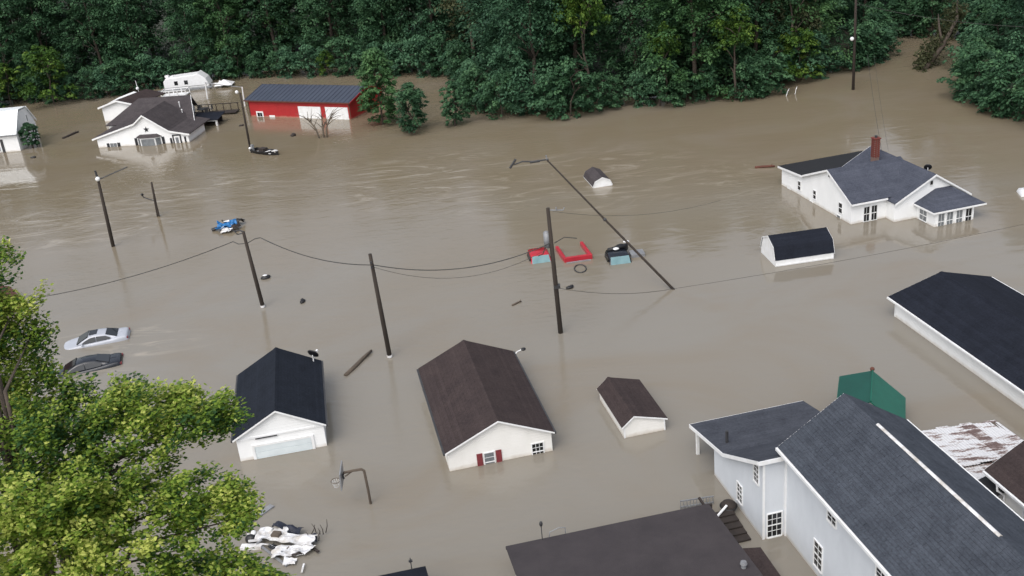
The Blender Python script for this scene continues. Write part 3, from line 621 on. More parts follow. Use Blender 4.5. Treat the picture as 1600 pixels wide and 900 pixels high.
# main block behind, ridge along x
m = MB(); q = [(-0.9, 5.0), (9.6, 5.0), (7.6, 9.6), (7.0, 12.0), (-0.5, 12.0)]
m.v += [(x, y, -2.2) for x, y in q] + [(x, y, z) for (x, y), z in zip(q, (1.25, 1.25, 3.0, 1.25, 1.25))]
for k in range(5): m.f.append((k, (k + 1) % 5, 5 + (k + 1) % 5, 5 + k))
m.build('main_wall', 'white_siding', r)
MB().slab([(-1.2, 4.75, 1.32), (9.95, 4.75, 1.32), (8.05, 9.3, 3.32), (1.4, 9.3, 3.32)], 0.09).build('roof_slope', RM, r)
MB().slab([(-1.0, 12.4, 1.4), (1.4, 9.305, 3.32), (8.05, 9.305, 3.32), (7.3, 12.4, 1.4)], 0.09).build('roof_slope', RM, r)
MB().slab([(-1.2, 4.75, 1.32), (1.4, 9.3, 3.32), (-1.0, 12.4, 1.4)], 0.09).build('roof_slope', RM, r)
MB().bar((9.97, 4.75, 1.24), (8.07, 9.3, 3.24), 0.05, 0.2).build('rake_board', 'white_trim', r)
# rear left block with small gable
MB().prism([(-5.2, -2.2), (-0.7, -2.2), (-0.7, 1.9), (-2.95, 2.55), (-5.2, 1.9)], 12.2, 17).build('rear_wall', 'white_siding', r)
for a, b in (((-5.55, 1.92), (-2.95, 2.70)), ((-2.95, 2.70), (-0.35, 2.0))):
    MB().slab([(a[0], 11.85, a[1]), (b[0], 11.85, b[1]), (b[0] + 1.5, 17.4, b[1]), (a[0] + 1.5, 17.4, a[1])], 0.09).build('roof_slope', 'brown_shingle', r)
MB().prism([(-5.55, 1.70), (-2.95, 2.48), (-2.95, 2.69), (-5.55, 1.91)], 11.80, 11.845).prism([(-2.95, 2.48), (-0.35, 1.78), (-0.35, 1.99), (-2.95, 2.69)], 11.80, 11.845).build('rake_board', 'white_trim', r)
# five pointed star
m = MB(); pts = []
for k in range(10): a = pi / 2 + k * pi / 5; q = 0.34 if k % 2 == 0 else 0.14; pts.append((6.22 + q * cos(a), 1.78 + q * sin(a)))
m.prism(pts, -0.05, -0.006).build('star', 'shutter_black', r)
# bay window
bay = MB(); pl = [(4.95, 0.0), (5.45, -0.5), (7.2, -0.5), (7.7, 0.0)]
i = 0
for z in (-1.2, 0.92): bay.v += [(x, y, z) for x, y in pl]
bay.f += [(0, 1, 5, 4), (1, 2, 6, 5), (2, 3, 7, 6), (4, 5, 6, 7)]; bay_o = bay.build('bay_window', 'white_trim', r)
for (xa, ya), (xb, yb) in zip(pl, pl[1:]):
    u = Vector((xb - xa, yb - ya, 0)); L_ = u.length; u.normalize(); n_ = Vector((u.y, -u.x, 0)); c_ = Vector(((xa + xb) / 2, (ya + yb) / 2, 0.28))
    MB().obox(c_ + n_ * 0.02, u * (L_ / 2 - 0.09), n_ * 0.015, (0, 0, 0.50)).build('pane', 'curtain_glass', bay_o)
m = MB(); m.v += [(4.75, 0.0, 0.93), (5.35, -0.62, 0.93), (7.3, -0.62, 0.93), (7.9, 0.0, 0.93), (5.3, 0.0, 1.22), (7.35, 0.0, 1.22)]
m.f += [(0, 1, 4), (1, 2, 5, 4), (2, 3, 5), (0, 3, 2, 1)]; m.build('bay_roof', RM, bay_o)
for x in (4.55, 7.82): MB().box(x, x + 0.30, -0.06, -0.004, -0.6, 0.85).build('shutter', 'shutter_black', r)
window(r, (1.48, 0, -0.5), U_, NF, 0.80, 0.92, 2, 1, 'curtain_glass', 2)
for x in (1.08, 2.38): MB().box(x, x + 0.30, -0.06, -0.004, -0.6, 0.44).build('shutter', 'shutter_black', r)
m = MB().box(9.12, 9.27, -0.07, -0.003, -1.2, 1.0).box(9.98, 10.13, -0.07, -0.003, -1.2, 1.0).box(9.27, 9.98, -0.07, -0.003, 0.86, 1.0); m.build('door_frame', 'shutter_black', r)
dr = MB().box(9.27, 9.98, -0.03, -0.003, -1.2, 0.86).build('door', 'white_trim', r); MB().box(9.45, 9.8, -0.045, -0.03, -0.1, 0.66).build('pane', 'curtain_glass', dr)
MB().box(8.78, 9.0, -0.06, -0.004, -0.6, 0.62).build('shutter', 'shutter_black', r); MB().box(10.5, 10.68, -0.06, -0.004, -0.6, 0.72).build('shutter', 'shutter_black', r)
for x, y, z in ((7.4, 7.2, 2.2), (8.2, 5.8, 1.6)): MB().tube([(x, y, z), (x, y, z + 0.75)], 0.05).sphere((x, y, z + 0.8), 0.10).build('vent_pipe', 'white_plastic', r)
MB().tube([(-2.0, 16.5, 2.3), (-2.2, 16.6, 4.0)], 0.04).sphere((-2.1, 16.5, 3.0), 0.2).build('antenna', 'white_plastic', r)

# covered deck beside it
r = empty('covered_deck', (-36.0, 124.8, 0), -8.66, 'dark roofed deck on white posts beside the house with the star', 'deck')
for x in (0.1, 2.85): MB().box(x, x + 0.22, 0, 0.22, -1.5, 0.72).build('post', 'white_trim', r)
MB().box(0, 3.05, -0.05, 0.03, 0.58, 0.74).build('beam', 'white_trim', r)
MB().slab([(-0.2, -0.2, 0.80), (3.3, -0.2, 0.80), (3.3, 2.4, 1.1), (-0.2, 2.4, 1.1)], 0.07).build('roof', 'slate_shingle', r)
MB().box(0.2, 2.9, 2.0, 2.15, -1, 0.6).build('back_wall', 'dark_wood', r)
# boardwalk with dark furniture
r = empty('boardwalk', (-37.6, 130.2, 0), -8.66, 'dark boardwalk with railing reaching from the deck toward the red barn', 'boardwalk')
for k in range(16): MB().box(-0.2 + k * 0.38, 0.15 + k * 0.38, 0, 1.5, 0.16, 0.26).build('plank', 'dark_wood', r)
for k in range(7): MB().box(k * 0.95, k * 0.95 + 0.08, 1.4, 1.48, 0.26, 1.05).build('rail_post', 'dark_wood', r)
MB().box(-0.1, 5.9, 1.40, 1.48, 1.05, 1.13).build('handrail', 'dark_wood', r)
r = empty('garden_table', (-35.9, 130.0, 0.26), 20, 'dark round garden table with chairs on the boardwalk', 'table')
MB().tube([(0, 0, 0.62), (0, 0, 0.68)], 0.75, 14).build('table_top', 'dark_steel', r); MB().tube([(0, 0, 0), (0, 0, 0.62)], 0.06).build('leg', 'dark_steel', r)
for k in range(4):
    a = k * pi / 2 + 0.6; c_ = Vector((cos(a) * 1.0, sin(a) * 1.0, 0)); n_ = Vector((cos(a), sin(a), 0)); t_ = Vector((-sin(a), cos(a), 0))
    ch_ = empty('garden_chair', Vector((-35.9, 130.0, 0.26)) + c_, 0, 'dark garden chair at the %s of the round table on the boardwalk' % ('far right', 'far left', 'near left', 'near right')[k], 'chair', 'chairs round the boardwalk table')
    MB().obox((0, 0, 0.42), n_ * 0.22, t_ * 0.22, (0, 0, 0.02)).build('seat', 'dark_steel', ch_); MB().obox(n_ * 0.22 + Vector((0, 0, 0.68)), n_ * 0.02, t_ * 0.22, (0, 0, 0.26)).build('backrest', 'dark_steel', ch_)
    for sa in (-1, 1):
        for sb in (-1, 1): MB().obox(n_ * 0.19 * sa + t_ * 0.19 * sb + Vector((0, 0, 0.2)), (0.015, 0, 0), (0, 0.015, 0), (0, 0, 0.2)).build('leg', 'dark_steel', ch_)

# white frame of posts between deck and barn
r = empty('swing_frame', (-31.5, 133.3, 0), 0, 'tall white post frame standing in water left of the red barn', 'post frame')
MB().tube([(0, 0, -1), (0.15, 0, 2.45)], 0.09).build('post', 'white_plastic', r); MB().tube([(-6.2, 6.3, -1), (-6.0, 6.3, 2.2)], 0.09).build('post', 'white_plastic', r)
MB().tube([(0.15, 0, 2.4), (-6.0, 6.3, 2.15)], 0.055).build('crossbar', 'grey_metal', r)

# camper trailer at the trees, white pickup in front of it, white canopy
r = empty('camper_trailer', (-45.4, 147.6, 0), -1, 'white camper trailer afloat against the trees behind the star house', 'camper')
MB().prism([(0.0, -0.5), (5.6, -0.5), (6.3, 0.3), (5.9, 1.2), (4.9, 2.05), (4.6, 1.85), (0.4, 1.65), (0.0, 1.2)], 0, 2.2).build('body', 'white_plastic', r, bevel=0.08)
for x in (1.5, 2.9): 
    o = MB().box(x, x + 0.5, -0.02, -0.003, 0.62, 1.18).build('window', 'glass', r)
MB().box(0.1, 6.0, -0.012, -0.003, 0.28, 0.36).build('stripe', 'grey_metal', r)
MB().box(0.2, 0.7, 0.6, 1.1, 1.66, 1.95).box(1.0, 1.3, 0.6, 0.9, 1.69, 1.85).build('roof_vent', 'white_plastic', r)
MB().tube([(6.2, 1.1, 0.1), (7.3, 1.1, 0.1), (7.6, 1.1, 0.5)], 0.12).build('tow_hitch', 'white_plastic', r)
r = empty('utility_trailer', (-44.6, 142.9, 0), -4, 'low white trailer with rails in front of the camper', 'trailer')
MB().box(0, 3.4, 0, 1.7, 0.1, 0.22).build('bed', 'white_plastic', r)
for a, b in (((0, 0, 0), (3.4, 0, 0)), ((0, 1.7, 0), (3.4, 1.7, 0)), ((0, 0, 0), (0, 1.7, 0)), ((3.4, 0, 0), (3.4, 1.7, 0))): MB().bar((a[0], a[1], 0.85), (b[0], b[1], 0.85), 0.09).build('rail', 'white_plastic', r)
for x in (0, 1.13, 2.27, 3.4):
    for y in (0, 1.7): MB().box(x - 0.05, x + 0.05, y - 0.05, y + 0.05, 0.0, 0.85).build('stake', 'white_plastic', r)
r = empty('wooden_jetty', (-49.2, 145.6, 0), 2, 'pale narrow jetty beside the camper trailer', 'jetty')
for k in range(12): MB().box(k * 0.9, k * 0.9 + 0.86, 0, 0.9, 0.18, 0.30).build('plank', 'grey_metal', r)
r = empty('canopy', (-36.8, 146.6, 0), 0, 'small white peaked canopy roof standing right of the camper', 'canopy')
m = MB(); m.v += [(-1.25, -1.0, 0.35), (1.25, -1.0, 0.35), (1.25, 1.0, 0.35), (-1.25, 1.0, 0.35), (0, 0, 1.0)]; m.f += [(0, 1, 4), (1, 2, 4), (2, 3, 4), (3, 0, 4), (3, 2, 1, 0)]; m.build('canopy_roof', 'white_plastic', r)
for x in (-1.15, 1.15):
    for y in (-0.9, 0.9): MB().tube([(x, y, -1), (x, y, 0.34)], 0.04).build('leg', 'grey_metal', r)

# --- white house at the left edge
r = empty('house', (-55.5, 121.6, 0), -2.0, 'white house with white metal roof at the left edge, bush by its gable', 'house')
side = [(-0.25, 2.05), (1.75, 4.45), (3.9, 4.35), (5.6, 2.35)]
MB().prism([(0, -2.2), (5.3, -2.2), (5.3, 2.45), (3.9, 4.15), (1.8, 4.25), (0, 2.1)], -14, 0, 'x').build('wall', 'white_siding', r)
for k, ((a, za), (b, zb)) in enumerate(zip(side, side[1:])):
    MB().slab([(-14.2, a, za), (0.12 if k != 1 else 0.05, a, za), (0.12 if k != 1 else 0.05, b, zb), (-14.2, b, zb)], 0.08).build('roof_slope', 'white_metal', r)
m = MB()
for (a, za), (b, zb) in zip(side[2:], side[3:]): m.prism([(a, za - 0.24), (b, zb - 0.24), (b, zb - 0.01), (a, za - 0.01)], 0.125, 0.16, 'x')
m.build('rake_board', 'white_trim', r)
for k in range(18): MB().bar((-0.3 - k * 0.75, -0.24, 2.1), (-0.3 - k * 0.75, 1.74, 4.48), 0.03, 0.05).build('standing_seam', 'white_metal', r)
MB().box(-14.2, 0.12, -0.33, -0.26, 1.88, 2.0).build('gutter', 'grey_metal', r)
window(r, (-3.1, 0, 0.15), U_, NF, 0.8, 1.3, 2, 1, 'curtain_glass', 2)
for x in (-2.1, -3.6): MB().box(x, x + 0.32, -0.05, -0.004, -0.3, 1.55).build('shutter', 'dark_steel', r)
NR, UR = (1, 0, 0), (0, 1, 0)
window(r, (0, 3.45, 2.6), UR, NR, 0.25, 0.75, 1, 1, 'curtain_glass', 1)
for y in (4.15, 4.75): MB().box(0.004, 0.06, y, y + 0.28, -0.3, 1.9).build('shutter', 'dark_steel', r)
MB().box(0.004, 0.08, 4.95, 5.28, -0.5, 2.1).build('corner_board', 'white_trim', r)

# --- red barn
r = empty('barn', (-29.64, 127.43, 0), -26.8, 'long red barn with blue-black roof and two white doors', 'barn')
bl_, bw_ = 14.6, 7.2
MB().prism([(0, -2.2), (bw_, -2.2), (bw_, 2.05), (bw_ / 2, 2.95), (0, 2.05)], 0, bl_, 'x').build('wall', 'red_siding', r)
for (ya, za), (yb, zb) in (((-0.35, 2.08), (bw_ / 2, 3.08)), ((bw_ / 2 + 0.006, 3.08), (bw_ + 0.35, 2.08))):
    MB().slab([(-0.3, ya, za), (bl_ + 0.3, ya, za), (bl_ + 0.3, yb, zb), (-0.3, yb, zb)], 0.07).build('roof_slope', 'blue_metal_roof', r)
for k in range(25): MB().bar((-0.2 + k * 0.62, -0.34, 2.10), (-0.2 + k * 0.62, bw_ / 2, 3.10), 0.03, 0.04).build('roof_rib', 'blue_metal_roof', r)
MB().box(-0.3, bl_ + 0.3, -0.40, -0.355, 1.94, 2.07).build('fascia', 'brown_red', r)
MB().prism([(-0.35, 1.92), (bw_ / 2, 2.92), (bw_ / 2, 3.07), (-0.35, 2.07)], bl_ + 0.305, bl_ + 0.34, 'x').prism([(bw_ / 2, 2.92), (bw_ + 0.35, 1.92), (bw_ + 0.35, 2.07), (bw_ / 2, 3.07)], bl_ + 0.305, bl_ + 0.34, 'x').build('rake_board', 'red_siding', r)
for x0_, x1_ in ((7.3, 10.5), (11.15, 14.3)):
    d = MB().box(x0_, x1_, -0.05, -0.003, -1.5, 1.42).build('barn_door', 'white_trim', r)
    for k in range(4):
        for z in (-0.1, 0.68): MB().box(x0_ + 0.06 + k * (x1_ - x0_ - 0.06) / 4, x0_ + (k + 1) * (x1_ - x0_ - 0.06) / 4, -0.075, -0.05, z, z + 0.68).build('panel', 'white_trim', d)
window(r, (1.15, 0, -0.5), U_, NF, 0.72, 1.0, 2, 1, 'glass', 2, t=0.16)
MB().box(2.9, 3.7, -0.06, -0.004, -0.2, 0.22).build('sign_board', 'white_trim', r)
MB().box(0.0, 0.14, -0.03, -0.003, -1, 1.95).build('corner_board', 'brown_red', r); MB().box(bl_ - 0.14, bl_, -0.03, -0.003, -1, 1.95).build('corner_board', 'brown_red', r)

# --- brown-red shed at the left edge behind the near tree
r = empty('shed', (-39.6, 71.0, 0), 35, 'rust-red shed corner behind the leaves at the left edge', 'shed')
MB().prism([(0, -2), (3.6, -2), (3.6, 0.85), (1.8, 1.6), (0, 0.85)], 0, 3.2).build('wall', 'brown_red', r)
for a, b in (((-0.2, 0.82), (1.8, 1.72)), ((1.8, 1.72), (3.8, 0.82))): MB().slab([(a[0], -0.2, a[1]), (b[0], -0.2, b[1]), (b[0], 3.4, b[1]), (a[0], 3.4, a[1])], 0.07).build('roof_slope', 'brown_red', r)
MB().box(3.605, 3.63, 0, 3.2, 0.55, 0.8).build('fascia', 'dark_wood', r)

# ------------------------------------------------------------------ utility poles and wires
def pole(base, top, label, rad=0.15, name='utility_pole', band=True, extra=None):
    r = empty(name, (base[0], base[1], 0), 0, label, 'utility pole' if name == 'utility_pole' else 'pole')
    t = Vector(top) - Vector((base[0], base[1], 0)); d = t / t.z
    MB().tube([d * -1.5, d * (t.z * 0.5), t], [rad * 0.98, rad * 0.84, rad * 0.66], 9).build('shaft', 'wood_pole', r, True)
    if band: MB().tube([d * 0.02, d * 0.17], rad * 1.06, 10).build('reflector_band', 'silt_white', r)
    return r, d, t
r, d, t = pole((-33.45, 85.09), (-33.27, 85.09, 6.0), 'leftmost utility pole, white lamp and arm at its top', 0.17, band=False)
MB().sphere(t + Vector((0.05, -0.15, 0.05)), 0.2).build('lamp', 'white_plastic', r, True); MB().tube([t + Vector((0, 0, 0.1)), t + Vector((-0.05, 0, 0.75))], 0.09).build('insulator', 'dark_steel', r)
MB().tube([t + Vector((0.2, 0, 0.0)), t + Vector((2.6, 0.1, 0.75))], 0.05).build('arm', 'dark_steel', r)
r, d, t = pole((-31.48, 92.06), (-31.35, 92.06, 3.25), 'short dark broken pole with side arm near the star house', 0.13, band=False)
MB().tube([d * 1.5, Vector((-0.55, 0, 1.75)), Vector((-0.9, 0, 1.95)), Vector((-0.95, 0, 2.25))], 0.05).build('arm', 'dark_steel', r); MB().sphere((-0.95, 0, 2.2), 0.13).build('lamp', 'black_plastic', r, True)
MB().tube([d * 1.4 + Vector((0.02, 0, 0)), Vector((0.12, -0.1, -0.4))], 0.09).build('brace', 'wood_pole', r)
r, d, t = pole((-17.79, 69.0), (-18.08, 69.0, 5.8), 'utility pole with dark cable tangle at top, right of the floating blue tarp', 0.16)
MB().tube([t, t + Vector((-0.25, 0.05, 0.12)), t + Vector((-0.55, 0.1, 0.05)), t + Vector((-0.8, 0, 0.22))], 0.06).tube([t + Vector((0, 0, -0.1)), t + Vector((-0.4, -0.1, -0.12)), t + Vector((-0.6, 0, 0.1))], 0.04).build('cable_tangle', 'dark_steel', r)
r, d, t = pole((-8.06, 59.2), (-8.29, 59.2, 7.03), 'bare utility pole between the dark roofed garage and brown roofed house', 0.165)
for z in (6.2, 6.5): MB().box(-0.27, -0.16, -0.3, -0.14, z, z + 0.12).build('insulator', 'dark_steel', r)
r, d, t = pole((2.8, 60.23), (2.63, 60.23, 8.46), 'tallest utility pole, standing in front of the drowned red truck', 0.17, band=False)
m = MB().tube([t + Vector((0.05, 0, -0.15)), t + Vector((0.9, 0.05, -0.25)), t + Vector((1.0, 0.05, -0.1))], 0.035).tube([t + Vector((0.5, 0, -0.22)), t + Vector((0.5, 0, 0.0))], 0.04); m.build('arm', 'grey_metal', r)
MB().tube([(-0.38, 0.1, 5.9), (-0.38, 0.1, 6.85)], 0.2, 12).sphere((-0.38, 0.1, 6.85), 0.2, sc=(1, 1, 0.5)).build('transformer', 'grey_metal', r, True)
MB().tube([(0.05, 0.0, 6.15), (0.7, 0.05, 6.45), (1.45, 0.05, 6.3)], 0.03).tube([(-0.5, 0.1, 5.9), (-0.7, 0, 5.5), (-1.0, 0, 5.4)], 0.03).build('wire_stub', 'wire', r)
MB().box(-0.2, 0.2, -0.2, 0.2, 3.15, 3.35).build('clamp', 'dark_steel', r)
r, d, t = pole((38.97, 112.04), (38.86, 112.04, 13.2), 'tall slim pole before the trees, top right, small lamp halfway up', 0.17, band=False)
MB().sphere((-0.4, -0.2, 5.55), 0.22).build('lamp', 'white_plastic', r, True); MB().tube([(-0.1, 0, 5.4), (-0.4, -0.2, 5.55)], 0.05).build('arm', 'grey_metal', r)
MB().obox((-0.1, 0, 12.2), (1.2, 0.3, 0), (0, 0.06, 0), (0, 0, 0.07)).build('crossarm', 'wood_pole', r)
r, d, t = pole((-26.87, 112.49), (-26.79, 112.49, 6.15), 'lamp pole with white globe leaning between star house and red barn', 0.13, band=False)
MB().sphere(t + Vector((-0.3, -0.1, 0.12)), 0.19).build('lamp', 'white_plastic', r, True); MB().sphere((0.05, -0.3, 0.1), 0.17, sc=(1, 1, 0.8)).build('float', 'white_plastic', r, True)

# leaning broken pole with crossarm
r = empty('utility_pole', (10.89, 65.12, 0), 0, 'snapped utility pole leaning far left over the water, crossarm trailing at its tip', 'utility pole')
tip = Vector((-7.61, 4.88, 8.45)); k1 = tip * 0.55 + Vector((0.10, 0.1, -0.18))
MB().tube([tip * -0.1, tip * 0.2 + Vector((0.03, 0, -0.05)), k1, tip], [0.10, 0.09, 0.075, 0.055], 8).build('shaft', 'wood_pole', r, True)
MB().sphere(k1, 0.13, sc=(1, 1, 1)).build('bracket', 'dark_steel', r)
MB().tube([tip + Vector((0.1, 0, 0.05)), tip + Vector((-1.0, 0.05, -0.02)), tip + Vector((-1.7, 0.05, 0.06)), tip + Vector((-2.3, 0.1, -0.12))], 0.055).tube([tip + Vector((-2.15, 0.1, 0.25)), tip + Vector((-2.6, 0.1, -0.35))], 0.085).tube([tip + Vector((-0.5, 0, 0.0)), tip + Vector((-1.2, 0.02, -0.05))], 0.09).build('crossarm', 'dark_steel', r)
MB().tube([tip, tip + Vector((-0.05, 0, 0.35))], 0.05).build('insulator', 'grey_metal', r)

def wire(a, b, sag, label, rad=0.022, n=24, name='power_line', m='wire', sway=0.0):
    a, b = Vector(a), Vector(b); pts = []
    for k in range(n + 1):
        t = k / n; p = a.lerp(b, t); p.z -= 4 * sag * t * (1 - t); p.y += sway * sin(t * pi); pts.append(p - a)
    mb = MB().tube(pts, rad, 5); o = mb.build(name, m); o.location = a; return tag(o, label, 'cable')
wire((-36.5, 71.6, 1.3), (-19.0, 69.3, 5.05), 0.55, 'slack cable from the left edge up to the blue tarp pole', 0.03)
pa = [Vector((-19.0, 69.3, 5.05)), Vector((-18.6, 69.1, 4.9)), Vector((-18.0, 69.0, 4.92)), Vector((-17.4, 69.0, 5.2)), Vector((-17.0, 69.0, 5.25))]
mb = MB().tube([p - pa[0] for p in pa], 0.03, 5); o = mb.build('power_line', 'wire'); o.location = pa[0]; tag(o, 'short looped cable hanging round the top of the blue tarp pole', 'cable')
wire((-17.0, 69.0, 5.25), (-8.15, 59.1, 6.35), 0.55, 'cable sagging from the blue tarp pole to the bare pole', 0.03)
wire((-8.15, 59.1, 6.35), (2.72, 60.15, 6.25), 0.95, 'upper cable sagging from the bare pole to the tallest pole', 0.03)
wire((-8.15, 59.1, 6.2), (2.72, 60.15, 6.0), 1.35, 'thin lower cable between the bare pole and the tallest pole', 0.014)
wire((2.9, 60.15, 8.25), (13.5, 62.0, 7.2), 0.6, 'thin wire reaching right from the head of the tallest pole', 0.010)
wire((3.0, 60.2, 3.1), (10.2, 61.5, 1.7), 0.35, 'low cable from the clamp of the tallest pole toward the leaning pole', 0.016)
wire((10.2, 61.5, 1.7), (38.0, 68.5, 1.0), 0.25, 'low cable stretching right from the leaning pole past the barn-shaped shed', 0.011)
wire((38.8, 112.04, 12.4), (58, 98, 10.2), 0.8, 'upper power line from the tall slim pole to the right edge', 0.02)
wire((38.85, 112.04, 9.2), (56, 96, 7.8), 0.8, 'lower power line from the tall slim pole to the right edge', 0.02)
wire((30.4, 80.2, 3.3), (34.6, 96.0, 7.4), 0.35, 'left of two service wires rising behind the brick chimney', 0.014)
wire((30.9, 80.1, 3.3), (35.2, 96.0, 7.4), 0.35, 'right of two service wires rising behind the brick chimney', 0.010)

# ------------------------------------------------------------------ vehicles
def loft(rows, closed=True):
    m = MB(); n = len(rows[0])
    for rw in rows: m.v += [tuple(p) for p in rw]
    for k in range(len(rows) - 1):
        for j in range(n - 1): a = k * n + j; m.f.append((a, a + 1, a + 1 + n, a + n))
    m.f.append(tuple(range(n))); m.f.append(tuple((len(rows) - 1) * n + j for j in range(n - 1, -1, -1)))
    return m
def sedan(loc, deg, paint, label, tilt=(0, 0), sunroof=True, depth=0.80, sc=1.0):
    """x forward is -x (nose to -x); z = 0 of the root lies at the water surface, body sunk by depth"""
    r = empty('sedan', loc, deg, label, 'car'); r.rotation_euler = (radians(tilt[0]), radians(tilt[1]), radians(deg)); r.scale = (sc, sc, sc); D = -depth
    # lower body stations: x, half width, top z, shoulder z
    st = [(-2.42, .55, .62, .50), (-2.30, .74, .74, .62), (-1.9, .84, .86, .72), (-1.2, .89, .98, .80), (-0.8, .90, 1.02, .84), (0.3, .91, 1.04, .86), (1.3, .90, 1.08, .90), (1.7, .88, 1.12, .92), (2.2, .82, 1.12, .92), (2.38, .76, 1.06, .84), (2.44, .70, .80, .66)]
    rows = []
    for x, hw, zt, zs in st: rows.append([(x, -hw * .92, .25 + D), (x, -hw, .5 + D), (x, -hw, zs + D), (x, -hw * .93, zt - .045 + D), (x, -hw * .80, zt + D), (x, 0, zt + .025 + D), (x, hw * .80, zt + D), (x, hw * .93, zt - .045 + D), (x, hw, zs + D), (x, hw, .5 + D), (x, hw * .92, .25 + D)])
    o = loft(rows).build('body', paint, r, True); s_ = o.modifiers.new('sub', 'SUBSURF'); s_.levels = 1; s_.render_levels = 2
    gh = [(-1.02, .76, .99, .76), (-0.62, .72, 1.22, .66), (-0.18, .69, 1.40, .57), (0.3, .69, 1.455, .54), (0.85, .69, 1.42, .53), (1.25, .70, 1.28, .58), (1.78, .72, 1.09, .68)]
    rows = [[(x, -hb, 0.97 + D), (x, -(hb * .55 + ht * .45) - .012, (0.97 + zt) / 2 + D), (x, -ht, zt - .035 + D), (x, -ht * .75, zt + D), (x, 0, zt + .02 + D), (x, ht * .75, zt + D), (x, ht, zt - .035 + D), (x, (hb * .55 + ht * .45) + .012, (0.97 + zt) / 2 + D), (x, hb, 0.97 + D)] for x, hb, zt, ht in gh]
    o = loft(rows).build('cabin', paint, r, True)
    def glass(name, pts, m='glass', off=0.012):
        P = [Vector((a, b, c + D)) for a, b, c in pts]; n = Vector((0, 0, 0))
        for a, b in zip(P, P[1:] + P[:1]): n += a.cross(b)
        n.normalize(); c_ = sum(P, Vector()) / len(P)
        if n.dot(c_ - Vector((0.3, 0, 0.9 + D))) < 0: P.reverse(); n = -n
        mb = MB(); k = len(P); mb.v += [tuple(p + n * off) for p in P] + [tuple(p - n * 0.02) for p in P]
        mb.f.append(tuple(range(k)));
        for a in range(k): b = (a + 1) % k; mb.f.append((a, k + a, k + b, b))
        return mb.build(name, m, r)
    glass('windshield', [(-1.02, -.66, 1.03), (-1.02, .66, 1.03), (-0.22, .52, 1.412), (-0.22, -.52, 1.412)], off=0.035)
    glass('rear_window', [(0.98, -.47, 1.385), (0.98, .47, 1.385), (1.70, .58, 1.13), (1.70, -.58, 1.13)], off=0.03)
    for s in (-1, 1):
        glass('side_window', [(-0.72, s * .765, 1.04), (0.28, s * .745, 1.05), (0.28, s * .605, 1.37), (-0.10, s * .625, 1.33), (-0.45, s * .69, 1.20)], off=0.022)
        glass('side_window', [(0.34, s * .745, 1.05), (1.22, s * .745, 1.07), (1.30, s * .70, 1.16), (0.98, s * .62, 1.32), (0.34, s * .60, 1.37)], off=0.022)
        MB().sphere((-0.62, s * .93, 1.06 + D), 0.10, sc=(0.7, 1.1, 0.7)).build('side_mirror', paint, r, True)
        MB().obox((2.37, s * .62, .93 + D), (0.06, 0, 0), (0, .11, 0), (0, 0, .06)).build('tail_light', 'shutter_red', r)
        for x in (-1.45, 1.4): MB().tube([(x, s * .70, .32 + D), (x, s * .90, .32 + D)], 0.32, 14).build('wheel', 'black_plastic', r)
    if sunroof: MB().obox((0.12, 0, 1.475 + D), (.27, 0, .004), (0, .36, 0), (0, 0, .008)).build('sunroof', 'glass', r)
    MB().obox((1.9, 0, 1.13 + D), (0.20, 0, 0), (0, .02, 0), (0, 0, .02)).build('trunk_line', paint, r)
    return r
sedan((-28.95, 66.1, 0), 10.0, 'car_silver', 'silver sedan with sunroof, drowned to its door handles', (2, -1.0), True, 0.80, 0.98)
sedan((-28.45, 62.1, 0), 13.5, 'car_dark', 'dark blue-black sedan alongside the silver sedan, half under leaves', (-1, -1.5), False, 0.92, 1.06)

def drowned_cab(name, loc, deg, paint, label, w_=1.7, l_=1.5, h_=0.42, glassm='pale_glass', cat='truck'):
    r = empty(name, loc, deg, label, cat)
    b = [(-w_ / 2, -l_ / 2, -0.6), (w_ / 2, -l_ / 2, -0.6), (w_ / 2, l_ / 2, -0.6), (-w_ / 2, l_ / 2, -0.6)]
    tw, tf, tb = w_ / 2 * .84, -l_ / 2 + 0.30, l_ / 2 - 0.12
    rows = []
    for y, z, hw in ((-l_ / 2 - 0.32, -0.55, w_ / 2), (-l_ / 2 + 0.02, 0.0, w_ / 2 * .95), (tf, h_, tw), (0.1, h_ + .05, tw), (tb, h_, tw * .98), (l_ / 2, 0.0, w_ / 2 * .95), (l_ / 2 + 0.15, -0.5, w_ / 2)):
        rows.append([(-hw, y, min(z, 0) - .4), (-hw, y, z - .06), (-hw * .88, y, z), (0, y, z + .02), (hw * .88, y, z), (hw, y, z - .06), (hw, y, min(z, 0) - .4)])
    o = loft(rows).build('cab', paint, r, True)
    P = [(-w_ / 2 * .84, -l_ / 2 - 0.05, -0.08), (w_ / 2 * .84, -l_ / 2 - 0.05, -0.08), (tw * .90, tf - .02, h_ + .0), (-tw * .90, tf - .02, h_ + .0)]
    MB().slab([(x, y - 0.03, z + 0.03) for x, y, z in P], 0.03).build('windshield', glassm, r)
    for s in (-1, 1): MB().obox((s * (w_ / 2 * .93), 0.1, 0.16), (0.012, 0, 0), (0, l_ * .30, 0), (s * -0.05, 0, 0.13)).build('side_window', 'glass', r)
    return r
r = drowned_cab('pickup_truck', (2.25, 73.1, 0), 6, 'car_red', 'drowned red pickup cab with pale windshield behind the tallest pole', 1.65, 2.0, 0.44)
